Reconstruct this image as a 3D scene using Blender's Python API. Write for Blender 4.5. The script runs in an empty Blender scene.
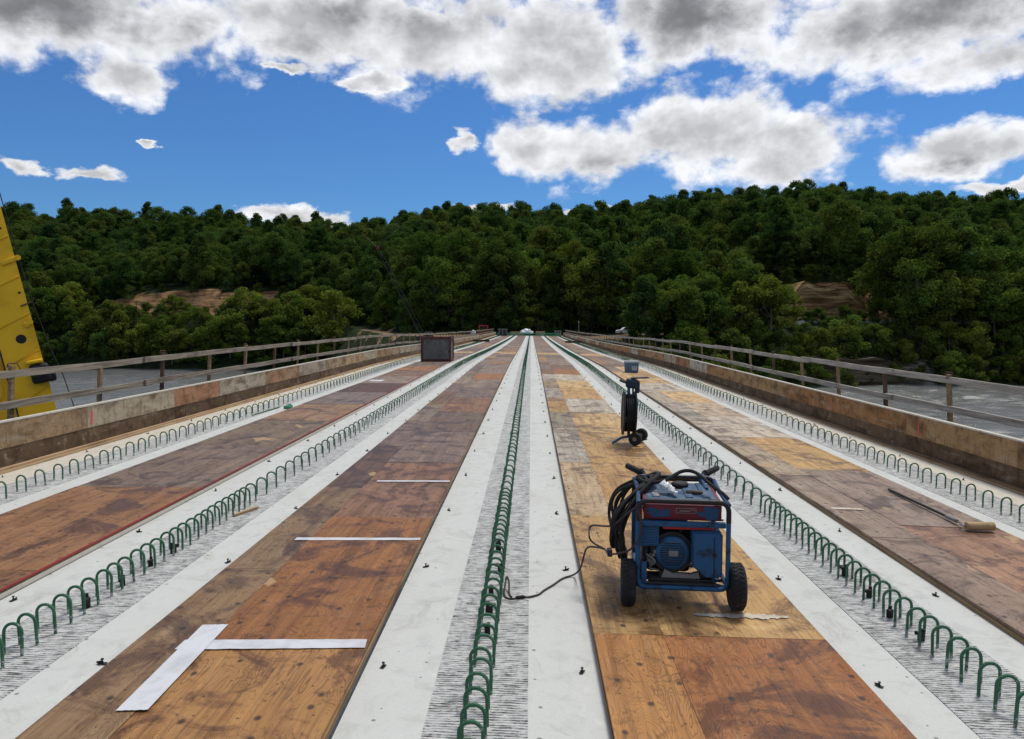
import bpy, bmesh, math, random
import numpy as np
from mathutils import Vector, Matrix, noise as mnoise
SC = bpy.context.scene
COL = SC.collection
R = math.radians
random.seed(7)

# ------------------------------------------------------------------ camera
cam = bpy.data.objects.new('camera', bpy.data.cameras.new('camera'))
COL.objects.link(cam)
cam.location = (0, 0, 1.75)
cam.rotation_euler = (R(90 - 3.827), 0, R(1.4675))
cam.data.sensor_width = 36
cam.data.lens = 740 / 1024 * 36
cam.data.clip_start = .05
cam.data.clip_end = 6000
SC.camera = cam
SC.view_settings.view_transform = 'Standard'
SC.view_settings.look = 'None'
SC.view_settings.gamma = 1
SC.view_settings.exposure = 0.92
SC.cycles.max_bounces = 6
SC.cycles.diffuse_bounces = 3
SC.cycles.transparent_max_bounces = 8

SUN_EL, SUN_AZ = 63, 36          # azimuth measured from +Y (down the bridge) to the right
CLOUD_WHITE, CLOUD_GREY, SKY_STRENGTH = .50, .19, .05


# ------------------------------------------------------------------ node helpers
def nd(nt, typ, ins=None, **props):
    n = nt.nodes.new(typ)
    for k, v in props.items():
        setattr(n, k, v)
    for k, v in (ins or {}).items():
        if isinstance(v, bpy.types.NodeSocket):
            nt.links.new(v, n.inputs[k])
        else:
            n.inputs[k].default_value = v
    return n


def math_n(nt, op, a, b=0.0, clamp=False):
    return nd(nt, 'ShaderNodeMath', {0: a, 1: b}, operation=op, use_clamp=clamp).outputs[0]


def vmul(nt, v, s):
    return nd(nt, 'ShaderNodeVectorMath', {0: v, 1: s}, operation='MULTIPLY').outputs[0]


def vadd(nt, v, s):
    return nd(nt, 'ShaderNodeVectorMath', {0: v, 1: s}, operation='ADD').outputs[0]


def noise_n(nt, vec, scale, detail=4, rough=.55, dist=0.0):
    return nd(nt, 'ShaderNodeTexNoise', {'Vector': vec, 'Scale': scale, 'Detail': detail, 'Roughness': rough, 'Distortion': dist})


def ramp(nt, fac, stops):
    n = nd(nt, 'ShaderNodeValToRGB', {'Fac': fac})
    cr = n.color_ramp
    while len(cr.elements) < len(stops):
        cr.elements.new(.5)
    for e, (p, c) in zip(cr.elements, stops):
        e.position = p
        e.color = (c, c, c, 1) if isinstance(c, (int, float)) else tuple(c) + (1,)
    return n.outputs[0]


def mix(nt, fac, a, b, mode='MIX'):
    n = nt.nodes.new('ShaderNodeMix')
    n.data_type = 'RGBA'
    n.blend_type = mode
    n.clamp_factor = True
    for i, v in ((0, fac), (6, a), (7, b)):
        if isinstance(v, bpy.types.NodeSocket):
            nt.links.new(v, n.inputs[i])
        else:
            n.inputs[i].default_value = v if isinstance(v, float) else (tuple(v) + (1,))[:4]
    return n.outputs[2]


def smooth(nt, v, lo, hi):
    return nd(nt, 'ShaderNodeMapRange', {'Value': v, 'From Min': lo, 'From Max': hi}, interpolation_type='SMOOTHSTEP').outputs[0]


def mat(name):
    m = bpy.data.materials.new(name)
    m.use_nodes = True
    nt = m.node_tree
    return m, nt, nt.nodes['Principled BSDF']


def setc(nt, b, col, rough=.6, metal=0.0, bump=None, strength=.3, dist=.01, spec=None):
    for k, v in (('Base Color', col), ('Roughness', rough), ('Metallic', metal)):
        if isinstance(v, bpy.types.NodeSocket):
            nt.links.new(v, b.inputs[k])
        else:
            b.inputs[k].default_value = (tuple(v) + (1,)) if k == 'Base Color' else v
    if spec is not None:
        b.inputs['Specular IOR Level'].default_value = spec
    if bump is not None:
        bn = nd(nt, 'ShaderNodeBump', {'Height': bump, 'Strength': strength, 'Distance': dist})
        nt.links.new(bn.outputs[0], b.inputs['Normal'])


# ------------------------------------------------------------------ sky with clouds
W = bpy.data.worlds.new('World')
SC.world = W
W.use_nodes = True
nt = W.node_tree
nt.nodes.clear()
tc = nd(nt, 'ShaderNodeTexCoord')
gen = tc.outputs['Generated']
sky = nd(nt, 'ShaderNodeTexSky', sky_type='NISHITA', sun_disc=False)
sky.sun_elevation = R(SUN_EL)
sky.sun_rotation = R(SUN_AZ)
sky.air_density = 1.1
sky.dust_density = .25
sky.ozone_density = 2.2
sep = nd(nt, 'ShaderNodeSeparateXYZ', {0: gen})
az = math_n(nt, 'MULTIPLY', math_n(nt, 'ARCTAN2', sep.outputs[0], sep.outputs[1]), 180 / math.pi)
el = math_n(nt, 'MULTIPLY', math_n(nt, 'ARCSINE', sep.outputs[2]), 180 / math.pi)
ae = nd(nt, 'ShaderNodeCombineXYZ', {0: az, 1: el}).outputs[0]
# cloud masses, those in view first: direction (azimuth, elevation) and half sizes in degrees
CLOUDS = [(-33.0, 19.6, 13.5, 3.3), (-17.05, 20.3, 8.5, 2.6), (-6.88, 20.4, 10.5, 3.2), (2.0, 19.3, 7.5, 3.7), (13.0, 21.0, 10, 2.6), (26.0, 19.4, 12.5, 3.2),
          (31.84, 16.2, 5.5, 1.5), (-28.6, 15.8, 3.2, 1.5), (-0.25, 13.2, 3.0, 2.3),
          (5.6, 12.5, 5.6, 2.5), (12.2, 13.4, 6.8, 3.3), (18.6, 12.1, 5.8, 2.3), (29.4, 10.9, 4.9, 1.6), (32.2, 8.5, 3.0, 0.4),
          (-30.9, 9.71, 2.0, 0.5), (-34.6, 9.9, 1.3, 0.5), (-5.26, 13.23, .9, .8), (-17.78, 17.5, 1.6, 0.4), (-11.71, 17.2, 3.0, .6),
          (-18.9, 7.7, 3.2, 0.65), (-14.99, 7.62, 1.5, 0.6), (-3.76, 8.5, 2.6, 0.35), (7.63, 8.4, 2.4, 0.3), (-26.76, 12.03, .6, 0.2), (3.34, 8.2, 1.3, 0.3),
          (-90, 24, 30, 10), (80, 22, 26, 9), (150, 30, 40, 16), (-150, 22, 34, 10), (10, 40, 60, 12), (-60, 48, 45, 14), (110, 60, 90, 14)]  # out of view: clouds added around and overhead to soften the light
GREY = [(-34, 19.6, 13.0, 2.6), (-23.0, 18.9, 6.0, 1.9), (26.0, 18.6, 13.5, 2.9), (12.39, 21.5, 9.5, 2.0), 
        (6.0, 11.2, 4.0, .8), (30.2, 9.9, 4.0, .6), (-9.83, 21.8, 6.5, 1.3), (10, 40, 50, 9), (-60, 50, 36, 10), (110, 62, 60, 10)]


def field(vec, blobs):
    acc = None
    for a, e, ra, re in blobs:
        d = vmul(nt, vadd(nt, vec, (-a, -e, 0)), (1 / ra, 1 / re, 0))
        l = nd(nt, 'ShaderNodeVectorMath', {0: d}, operation='LENGTH').outputs['Value']
        f = math_n(nt, 'SUBTRACT', 1.0, l)
        acc = f if acc is None else math_n(nt, 'MAXIMUM', acc, f)
    return math_n(nt, 'MAXIMUM', acc, -1.5)


def puff(vec, off):
    v = vmul(nt, vadd(nt, vec, off), (.115, .145, 0))
    a = noise_n(nt, v, 1.05, 10, .62, .2).outputs[0]
    vo = nd(nt, 'ShaderNodeTexVoronoi', {'Vector': v, 'Scale': 2.3, 'Detail': 3.0, 'Roughness': .5}, feature='F1')
    return math_n(nt, 'SUBTRACT', math_n(nt, 'ADD', a, .36), math_n(nt, 'MULTIPLY', vo.outputs['Distance'], .34))


wn = noise_n(nt, vmul(nt, ae, (.12, .2, 0)), 2.6, 6, .6).outputs['Color']
wae = vadd(nt, ae, vmul(nt, vadd(nt, wn, (-.5, -.5, 0)), (4.6, 2.6, 0)))
n0 = puff(ae, (0, 0, 0))
n1 = puff(ae, (.25, .85, 0))
low = noise_n(nt, vmul(nt, ae, (.10, .16, 0)), 1.2, 3, .5, .3).outputs[0]
D = field(wae, CLOUDS)
dens = math_n(nt, 'ADD', math_n(nt, 'MULTIPLY_ADD', D, 1.25), math_n(nt, 'MULTIPLY', math_n(nt, 'SUBTRACT', n0, .5), 2.3))
dens.node.inputs[0].links[0].from_node.inputs[2].default_value = .04
fine = noise_n(nt, vmul(nt, ae, (.5, .75, 0)), 1.0, 7, .66, .4).outputs[0]
dens = math_n(nt, 'ADD', dens, math_n(nt, 'MULTIPLY', math_n(nt, 'SUBTRACT', fine, .5), .75))
cover = smooth(nt, dens, -.22, .46)
G = field(ae, GREY)
g0 = math_n(nt, 'ADD', math_n(nt, 'ADD', G, math_n(nt, 'MULTIPLY', math_n(nt, 'SUBTRACT', n0, .5), 1.4)), math_n(nt, 'MULTIPLY', math_n(nt, 'SUBTRACT', low, .5), 1.8))
greyf = math_n(nt, 'MULTIPLY', math_n(nt, 'MULTIPLY', smooth(nt, g0, -.75, .85), .97), smooth(nt, dens, .2, 1.3))
relief = math_n(nt, 'MULTIPLY', math_n(nt, 'SUBTRACT', n0, n1), 1.35)
body = math_n(nt, 'MULTIPLY', smooth(nt, dens, .1, 1.4), .36)
light = math_n(nt, 'ADD', math_n(nt, 'SUBTRACT', .97, body), relief)
light = nd(nt, 'ShaderNodeClamp', {0: light, 1: .58, 2: 1.06}).outputs[0]
ccol = mix(nt, greyf, (CLOUD_WHITE * .97, CLOUD_WHITE * .99, CLOUD_WHITE * 1.03), (CLOUD_GREY * .95, CLOUD_GREY * .99, CLOUD_GREY * 1.06))
cl = nd(nt, 'ShaderNodeVectorMath', {0: ccol}, operation='SCALE')
nt.links.new(light, cl.inputs['Scale'])
skyc = mix(nt, 1.0, sky.outputs[0], (.33, .62, 1.0), 'MULTIPLY')
bg1 = nd(nt, 'ShaderNodeBackground', {'Color': skyc, 'Strength': SKY_STRENGTH})
bg2 = nd(nt, 'ShaderNodeBackground', {'Color': cl.outputs[0], 'Strength': 1.0})
above = smooth(nt, el, 1.0, 3.0)
mx = nd(nt, 'ShaderNodeMixShader', {0: math_n(nt, 'MULTIPLY', cover, above), 1: bg1.outputs[0], 2: bg2.outputs[0]})
wo = nd(nt, 'ShaderNodeOutputWorld', {0: mx.outputs[0]})
W.cycles.sampling_method = 'MANUAL'
W.cycles.sample_map_resolution = 512

sl = bpy.data.lights.new('sun', 'SUN')
sl.energy = 1.5
sl.angle = R(16)
sl.color = (1, .94, .84)
sun = bpy.data.objects.new('sun', sl)
COL.objects.link(sun)
sd = Vector((math.sin(R(SUN_AZ)) * math.cos(R(SUN_EL)), math.cos(R(SUN_AZ)) * math.cos(R(SUN_EL)), math.sin(R(SUN_EL))))
sun.rotation_euler = sd.to_track_quat('Z', 'Y').to_euler()
sun.location = (0, 0, 60)


# ------------------------------------------------------------------ mesh helpers
class MB:
    def __init__(s):
        s.v = []; s.f = []; s.sm = []

    def quad(s, *p):
        i = len(s.v); s.v += [tuple(q) for q in p]; s.f.append(tuple(range(i, i + len(p)))); s.sm.append(False)
        return s

    def box(s, c, d, rot=None):
        i = len(s.v)
        for sx, sy, sz in ((-1, -1, -1), (1, -1, -1), (1, 1, -1), (-1, 1, -1), (-1, -1, 1), (1, -1, 1), (1, 1, 1), (-1, 1, 1)):
            p = Vector((sx * d[0] / 2, sy * d[1] / 2, sz * d[2] / 2))
            if rot is not None:
                p = rot @ p
            s.v.append((p.x + c[0], p.y + c[1], p.z + c[2]))
        for q in ((0, 3, 2, 1), (4, 5, 6, 7), (0, 1, 5, 4), (1, 2, 6, 5), (2, 3, 7, 6), (3, 0, 4, 7)):
            s.f.append(tuple(i + k for k in q)); s.sm.append(False)
        return s

    def bbox(s, c, d, b=.006, rot=None, seg=2):
        bm = bmesh.new()
        bmesh.ops.create_cube(bm, size=1)
        for v in bm.verts:
            v.co = Vector((v.co.x * d[0], v.co.y * d[1], v.co.z * d[2]))
        bmesh.ops.bevel(bm, geom=bm.edges[:], offset=b, segments=seg, profile=.5, affect='EDGES')
        return s.addbm(bm, c, rot)

    def addbm(s, bm, c=(0, 0, 0), rot=None, smooth_=False):
        i = len(s.v)
        bm.verts.index_update()
        for v in bm.verts:
            p = rot @ v.co if rot is not None else v.co
            s.v.append((p.x + c[0], p.y + c[1], p.z + c[2]))
        for f in bm.faces:
            s.f.append(tuple(i + v.index for v in f.verts)); s.sm.append(smooth_)
        bm.free()
        return s

    def prism(s, pts, axis, a, b):
        """polygon pts (2D) extruded along axis ('x','y','z') from a to b"""
        def mk(p, t):
            return {'x': (t, p[0], p[1]), 'y': (p[0], t, p[1]), 'z': (p[0], p[1], t)}[axis]
        i = len(s.v); n = len(pts)
        s.v += [mk(p, a) for p in pts] + [mk(p, b) for p in pts]
        s.f.append(tuple(i + k for k in range(n))[::-1]); s.sm.append(False)
        s.f.append(tuple(i + n + k for k in range(n))); s.sm.append(False)
        for k in range(n):
            s.f.append((i + k, i + (k + 1) % n, i + n + (k + 1) % n, i + n + k)); s.sm.append(False)
        return s

    def tube(s, pts, r, n=8, closed=False, cap=True):
        pts = [Vector(p) for p in pts]
        m = len(pts)
        rs = r if isinstance(r, (list, tuple)) else [r] * m
        up = None
        rings = []
        for k, p in enumerate(pts):
            if closed:
                t = pts[(k + 1) % m] - pts[k - 1]
            else:
                t = pts[min(k + 1, m - 1)] - pts[max(k - 1, 0)]
            t.normalize()
            if up is None:
                up = t.orthogonal().normalized()
            up = up - t * up.dot(t)
            if up.length < 1e-6:
                up = t.orthogonal()
            up.normalize()
            w = t.cross(up)
            i = len(s.v)
            for j in range(n):
                a = 2 * math.pi * j / n
                q = p + (up * math.cos(a) + w * math.sin(a)) * rs[k]
                s.v.append(tuple(q))
            rings.append(i)
        for k in range(m if closed else m - 1):
            a, b = rings[k], rings[(k + 1) % m]
            for j in range(n):
                s.f.append((a + j, a + (j + 1) % n, b + (j + 1) % n, b + j)); s.sm.append(True)
        if cap and not closed:
            s.f.append(tuple(rings[0] + j for j in range(n))[::-1]); s.sm.append(False)
            s.f.append(tuple(rings[-1] + j for j in range(n))); s.sm.append(False)
        return s

    def lathe(s, prof, c, axis='z', n=24, rot=None):
        """prof: list of (radius, height) along axis"""
        i = len(s.v); m = len(prof)
        for r_, h in prof:
            for j in range(n):
                a = 2 * math.pi * j / n
                x, y = r_ * math.cos(a), r_ * math.sin(a)
                p = {'z': (x, y, h), 'x': (h, x, y), 'y': (x, h, y)}[axis]
                p = Vector(p)
                if rot is not None:
                    p = rot @ p
                s.v.append((p.x + c[0], p.y + c[1], p.z + c[2]))
        for k in range(m - 1):
            for j in range(n):
                s.f.append((i + k * n + j, i + k * n + (j + 1) % n, i + (k + 1) * n + (j + 1) % n, i + (k + 1) * n + j)); s.sm.append(True)
        s.f.append(tuple(i + j for j in range(n))[::-1]); s.sm.append(False)
        s.f.append(tuple(i + (m - 1) * n + j for j in range(n))); s.sm.append(False)
        return s

    def mesh(s, name, m):
        me = bpy.data.meshes.new(name)
        me.from_pydata(s.v, [], s.f)
        me.polygons.foreach_set('use_smooth', s.sm)
        if m is not None:
            me.materials.append(m)
        bm = bmesh.new(); bm.from_mesh(me)
        bmesh.ops.recalc_face_normals(bm, faces=bm.faces[:])
        bm.to_mesh(me); bm.free()
        try:
            me.set_sharp_from_angle(angle=R(40))
        except Exception:
            pass
        return me

    def obj(s, name, m, parent=None, loc=(0, 0, 0), color=None):
        return link(name, s.mesh(name, m), parent, loc, color)


def link(name, me, parent=None, loc=(0, 0, 0), color=None):
    o = bpy.data.objects.new(name, me)
    COL.objects.link(o)
    o.location = loc
    if parent is not None:
        o.parent = parent
    if color is not None:
        o.color = tuple(color) + (1,)
    return o


def tag(o, label, cat, group=None):
    o['label'] = label; o['category'] = cat
    if group:
        o['group'] = group
    return o


def thing(name, label, cat, loc=(0, 0, 0), rz=0, group=None):
    o = bpy.data.objects.new(name, None)
    COL.objects.link(o)
    o.location = loc; o.rotation_euler = (0, 0, rz)
    o.empty_display_size = .2
    return tag(o, label, cat, group)


def structure(o):
    o['kind'] = 'structure'
    return o


def curve_pts(pts, sub=6, closed=False):
    P = [Vector(p) for p in pts]; out = []
    n = len(P)
    for i in range(n if closed else n - 1):
        if closed:
            a, b, c, d = P[i - 1], P[i], P[(i + 1) % n], P[(i + 2) % n]
        else:
            a, b, c, d = P[max(i - 1, 0)], P[i], P[i + 1], P[min(i + 2, n - 1)]
        for k in range(sub):
            t = k / sub
            out.append(.5 * ((2 * b) + (c - a) * t + (2 * a - 5 * b + 4 * c - d) * t * t + (3 * b - a - 3 * c + d) * t ** 3))
    if not closed:
        out.append(P[-1])
    return out


def round_path(pts, r, seg=5, closed=True):
    """polyline with filleted corners"""
    P = [Vector(p) for p in pts]; n = len(P); out = []
    for i in range(n):
        if not closed and i in (0, n - 1):
            out.append(P[i]); continue
        a = (P[i - 1] - P[i]).normalized(); b = (P[(i + 1) % n] - P[i]).normalized()
        p0, p2 = P[i] + a * r, P[i] + b * r
        for k in range(seg + 1):
            t = k / seg
            out.append(p0 * (1 - t) ** 2 + P[i] * 2 * t * (1 - t) + p2 * t * t)
    return out


def cross_z(X):
    return float(np.interp(X, [-8, -5.06, -2.65, -.236, 2.17, 4.58, 7], [.035, .033, .029, 0, -.048, -.128, -.2]))


def prof_z(Y):
    ys = [-10, 28, 35, 42, 50, 61, 75, 90, 108, 130]
    zs = [0, 0, -.075, -.18, -.28, -.40, -.53, -.65, -.77, -.90]
    return float(np.interp(Y, ys, zs))


def zd(X, Y):
    return cross_z(X) + prof_z(Y)


Y0, Y1 = .6, 125.0


# ------------------------------------------------------------------ materials
def objvec(nt, rnd=True):
    t = nd(nt, 'ShaderNodeTexCoord').outputs['Object']
    oi = nd(nt, 'ShaderNodeObjectInfo')
    if rnd:
        off = nd(nt, 'ShaderNodeCombineXYZ', {0: math_n(nt, 'MULTIPLY', oi.outputs['Random'], 93.0), 1: math_n(nt, 'MULTIPLY', oi.outputs['Random'], 57.0), 2: math_n(nt, 'MULTIPLY', oi.outputs['Random'], 31.0)})
        t = vadd(nt, t, off.outputs[0])
    return t, oi


def make_plywood(name, axis=1, worn=.5):
    m, nt, b = mat(name)
    v, oi = objvec(nt)
    g = (6.5, 1.5, 3.2) if axis == 1 else (1.5, 6.5, 3.2)
    s_ = (70, 1.6, 70) if axis == 1 else (1.6, 70, 70)
    base = noise_n(nt, vmul(nt, v, g), 1.0, 2, .45, .9).outputs[0]
    lines = math_n(nt, 'ABSOLUTE', math_n(nt, 'SINE', math_n(nt, 'MULTIPLY', base, 92.0)))
    grain = smooth(nt, lines, .0, .55)                       # 0 on the thin late-wood lines
    streak = noise_n(nt, vmul(nt, v, s_), 1.0, 4, .65).outputs[0]
    band = noise_n(nt, vmul(nt, v, (9, .7, 9) if axis == 1 else (.7, 9, 9)), 1.0, 5, .6, .6).outputs[0]
    st = noise_n(nt, v, 1.9, 9, .70, .9).outputs[0]
    st2 = noise_n(nt, vadd(nt, v, (7, 3, 0)), 2.6, 8, .68, .9).outputs[0]
    st3 = noise_n(nt, vadd(nt, v, (2, 13, 0)), 9.0, 8, .72, .6).outputs[0]
    col = oi.outputs['Color']
    gv = noise_n(nt, vadd(nt, v, (5, 5, 0)), 1.2, 3, .5).outputs[0]
    c = mix(nt, math_n(nt, 'MULTIPLY', math_n(nt, 'SUBTRACT', 1.0, grain), math_n(nt, 'MULTIPLY', smooth(nt, gv, .3, .55), .62)), col, mix(nt, 1.0, col, (.24, .2, .18), 'MULTIPLY'))
    c = mix(nt, math_n(nt, 'MULTIPLY', smooth(nt, band, .48, .66), .6), c, mix(nt, 1.0, c, (.5, .42, .38), 'MULTIPLY'))
    c = mix(nt, math_n(nt, 'MULTIPLY', smooth(nt, band, .47, .30), .5), c, mix(nt, 1.0, c, (1.5, 1.55, 1.5), 'MULTIPLY'))
    c = mix(nt, math_n(nt, 'MULTIPLY', smooth(nt, streak, .48, .72), .5), c, (.05, .028, .018))
    c = mix(nt, math_n(nt, 'MULTIPLY', smooth(nt, streak, .42, .22), .3), c, (.5, .35, .2))
    dark = mix(nt, 1.0, c, (.34, .27, .24), 'MULTIPLY')
    c = mix(nt, math_n(nt, 'MULTIPLY', smooth(nt, st, .49, .60), .85), c, dark)
    grey = mix(nt, 1.0, c, (1.25, 1.5, 1.8), 'MULTIPLY')
    c = mix(nt, math_n(nt, 'MULTIPLY', smooth(nt, st2, .54, .68), .42), c, grey)
    c = mix(nt, math_n(nt, 'MULTIPLY', smooth(nt, st3, .52, .66), .6), c, mix(nt, 1.0, c, (.4, .36, .34), 'MULTIPLY'))
    # peeled veneer patches and knots
    pl = noise_n(nt, vmul(nt, vadd(nt, v, (1, 9, 0)), (2.2, 1.2, 1) if axis == 1 else (1.2, 2.2, 1)), 1.0, 6, .6, .2).outputs[0]
    c = mix(nt, math_n(nt, 'MULTIPLY', smooth(nt, pl, .665, .68), .8), c, (.4, .27, .14))
    vo = nd(nt, 'ShaderNodeTexVoronoi', {'Vector': vmul(nt, v, (6.2, 4.6, 1) if axis == 1 else (4.6, 6.2, 1)), 'Scale': 1.0, 'Randomness': 1.0}, voronoi_dimensions='2D')
    csep = nd(nt, 'ShaderNodeSeparateColor', {0: vo.outputs['Color']})
    kn = math_n(nt, 'MULTIPLY', smooth(nt, math_n(nt, 'ADD', vo.outputs['Distance'], math_n(nt, 'MULTIPLY', st3, .12)), .2, .1), math_n(nt, 'GREATER_THAN', csep.outputs[0], .62))
    c = mix(nt, math_n(nt, 'MULTIPLY', kn, .85), c, (.022, .012, .01))
    # nail heads
    vn = nd(nt, 'ShaderNodeTexVoronoi', {'Vector': vmul(nt, v, (7, 7, 1)), 'Scale': 1.0}, voronoi_dimensions='2D')
    ns = nd(nt, 'ShaderNodeSeparateColor', {0: vn.outputs['Color']})
    nail = math_n(nt, 'MULTIPLY', math_n(nt, 'LESS_THAN', vn.outputs['Distance'], .045), math_n(nt, 'GREATER_THAN', ns.outputs[1], .6))
    c = mix(nt, math_n(nt, 'MULTIPLY', nail, .8), c, (.02, .016, .014))
    c = nd(nt, 'ShaderNodeHueSaturation', {'Saturation': 1.08, 'Color': c}).outputs[0]
    rough = nd(nt, 'ShaderNodeMapRange', {'Value': st, 'From Min': .35, 'From Max': .7, 'To Min': .75, 'To Max': .38}).outputs[0]
    h = math_n(nt, 'ADD', math_n(nt, 'MULTIPLY', grain, .5), math_n(nt, 'MULTIPLY', streak, .8))
    setc(nt, b, c, rough, bump=h, strength=.35, dist=.002, spec=.35)
    return m


PLY = make_plywood('weathered_plywood')


def make_form_ply():
    m, nt, b = mat('form_plywood')
    v, oi = objvec(nt)
    st = noise_n(nt, vmul(nt, v, (2, 1.1, 2.5)), 1.6, 8, .68, .5).outputs[0]
    st2 = noise_n(nt, vmul(nt, v, (1, 1.0, 6)), 1.3, 6, .6, .2).outputs[0]
    fine = noise_n(nt, v, 26, 5, .7).outputs[0]
    c = oi.outputs['Color']
    c = mix(nt, smooth(nt, st, .42, .68), c, mix(nt, 1.0, c, (.42, .36, .30), 'MULTIPLY'))
    c = mix(nt, math_n(nt, 'MULTIPLY', smooth(nt, st2, .56, .72), .4), c, (.42, .37, .29))
    c = mix(nt, math_n(nt, 'MULTIPLY', smooth(nt, fine, .5, .72), .4), c, (.09, .06, .04))
    ft = noise_n(nt, vmul(nt, v, (1, 1, .8)), 5.5, 9, .76, .8).outputs[0]
    c = mix(nt, math_n(nt, 'MULTIPLY', smooth(nt, ft, .50, .60), .6), c, mix(nt, 1.0, c, (.5, .44, .38), 'MULTIPLY'))
    c = mix(nt, math_n(nt, 'MULTIPLY', smooth(nt, ft, .42, .34), .5), c, (.46, .36, .24))
    drip = noise_n(nt, vmul(nt, v, (1, 7, .9)), 1.6, 6, .65, .3).outputs[0]
    c = mix(nt, math_n(nt, 'MULTIPLY', smooth(nt, drip, .56, .68), .55), c, (.085, .055, .035))
    setc(nt, b, c, .8, bump=fine, strength=.3, dist=.004, spec=.25)
    return m


FORM = make_form_ply()


def make_timber(name, c1, c2):
    m, nt, b = mat(name)
    v, oi = objvec(nt)
    gr = noise_n(nt, vmul(nt, v, (40, 1.2, 40)), 1.0, 5, .65, .3).outputs[0]
    big = noise_n(nt, v, 1.7, 5, .6).outputs[0]
    c = mix(nt, smooth(nt, gr, .3, .7), c1, c2)
    c = mix(nt, math_n(nt, 'MULTIPLY', smooth(nt, big, .5, .7), .6), c, mix(nt, 1.0, c, (.5, .45, .4), 'MULTIPLY'))
    setc(nt, b, c, .8, bump=gr, strength=.4, dist=.003, spec=.25)
    return m


TIMBER = make_timber('weathered_timber', (.12, .10, .078), (.36, .305, .24))
TIMBER_PALE = make_timber('pale_weathered_timber', (.20, .18, .15), (.50, .455, .39))
TIMBER_TAN = make_timber('tan_timber', (.30, .19, .10), (.50, .36, .21))
TIMBER_DARK = make_timber('dark_edge_timber', (.13, .085, .045), (.34, .23, .125))


def make_concrete(name, base, speck=.25, rough=.75):
    m, nt, b = mat(name)
    t = nd(nt, 'ShaderNodeTexCoord').outputs['Object']
    f = noise_n(nt, t, 85, 6, .7).outputs[0]
    md = noise_n(nt, t, 5.5, 8, .66, .5).outputs[0]
    bg_ = noise_n(nt, vmul(nt, t, (1.3, .35, 1)), 1.1, 6, .6, .4).outputs[0]
    c = mix(nt, math_n(nt, 'MULTIPLY', smooth(nt, f, .45, .75), speck), base, tuple(x * .5 for x in base))
    c = mix(nt, math_n(nt, 'MULTIPLY', smooth(nt, md, .48, .70), .45), c, tuple(x * .66 for x in base))
    c = mix(nt, math_n(nt, 'MULTIPLY', smooth(nt, bg_, .5, .68), .35), c, (base[0] * .78, base[1] * .74, base[2] * .66))
    # dropped grout crumbs and small brown stains
    vo = nd(nt, 'ShaderNodeTexVoronoi', {'Vector': t, 'Scale': 7.0}, voronoi_dimensions='2D')
    cs = nd(nt, 'ShaderNodeSeparateColor', {0: vo.outputs['Color']})
    sp = math_n(nt, 'MULTIPLY', math_n(nt, 'LESS_THAN', vo.outputs['Distance'], math_n(nt, 'MULTIPLY', cs.outputs[1], .09)), math_n(nt, 'GREATER_THAN', cs.outputs[0], .72))
    c = mix(nt, math_n(nt, 'MULTIPLY', sp, .7), c, (.10, .085, .065))
    sc_ = noise_n(nt, vmul(nt, t, (2.2, 1.6, 1)), 1.4, 9, .74, 1.2).outputs[0]
    c = mix(nt, math_n(nt, 'MULTIPLY', smooth(nt, sc_, .54, .68), .42), c, (base[0] * .60, base[1] * .56, base[2] * .48))
    c = mix(nt, math_n(nt, 'MULTIPLY', smooth(nt, sc_, .42, .30), .5), c, tuple(min(.8, x * 1.18) for x in base))
    h = math_n(nt, 'ADD', math_n(nt, 'MULTIPLY', f, .5), md)
    setc(nt, b, c, rough, bump=h, strength=.22, dist=.004, spec=.3)
    return m


CONC = make_concrete('girder_concrete', (.545, .555, .525))
CREAM = make_concrete('cream_concrete', (.58, .545, .46))


def make_rough_conc():
    m, nt, b = mat('broomed_concrete')
    t = nd(nt, 'ShaderNodeTexCoord').outputs['Object']
    warp = noise_n(nt, vmul(nt, t, (4, 9, 1)), 1.0, 5, .65).outputs[0]
    tv = vadd(nt, t, nd(nt, 'ShaderNodeCombineXYZ', {1: math_n(nt, 'MULTIPLY', warp, .035)}).outputs[0])
    sy = nd(nt, 'ShaderNodeSeparateXYZ', {0: tv}).outputs[1]
    wave = math_n(nt, 'MULTIPLY_ADD', math_n(nt, 'SINE', math_n(nt, 'MULTIPLY', sy, 6.2832 / .021)), .5)
    wave.node.inputs[2].default_value = .5
    brk = noise_n(nt, vmul(nt, tv, (11, 52, 1)), 1.0, 6, .8, .3).outputs[0]
    ln = math_n(nt, 'ADD', math_n(nt, 'MULTIPLY', wave, .15), math_n(nt, 'MULTIPLY', brk, .94))
    bl = noise_n(nt, t, 6.0, 8, .7, .6).outputs[0]
    fine = noise_n(nt, t, 110, 4, .7).outputs[0]
    c = mix(nt, smooth(nt, ln, .42, .61), (.06, .06, .06), (.62, .625, .605))
    c = mix(nt, math_n(nt, 'MULTIPLY', smooth(nt, bl, .52, .62), .55), c, (.62, .63, .61))
    c = mix(nt, math_n(nt, 'MULTIPLY', smooth(nt, bl, .45, .33), .55), c, (.10, .095, .09))
    c = mix(nt, math_n(nt, 'MULTIPLY', smooth(nt, fine, .5, .75), .4), c, (.09, .09, .09))
    h = math_n(nt, 'ADD', ln, math_n(nt, 'MULTIPLY', fine, .35))
    setc(nt, b, c, .85, bump=h, strength=.9, dist=.012, spec=.2)
    return m


ROUGH = make_rough_conc()


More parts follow.
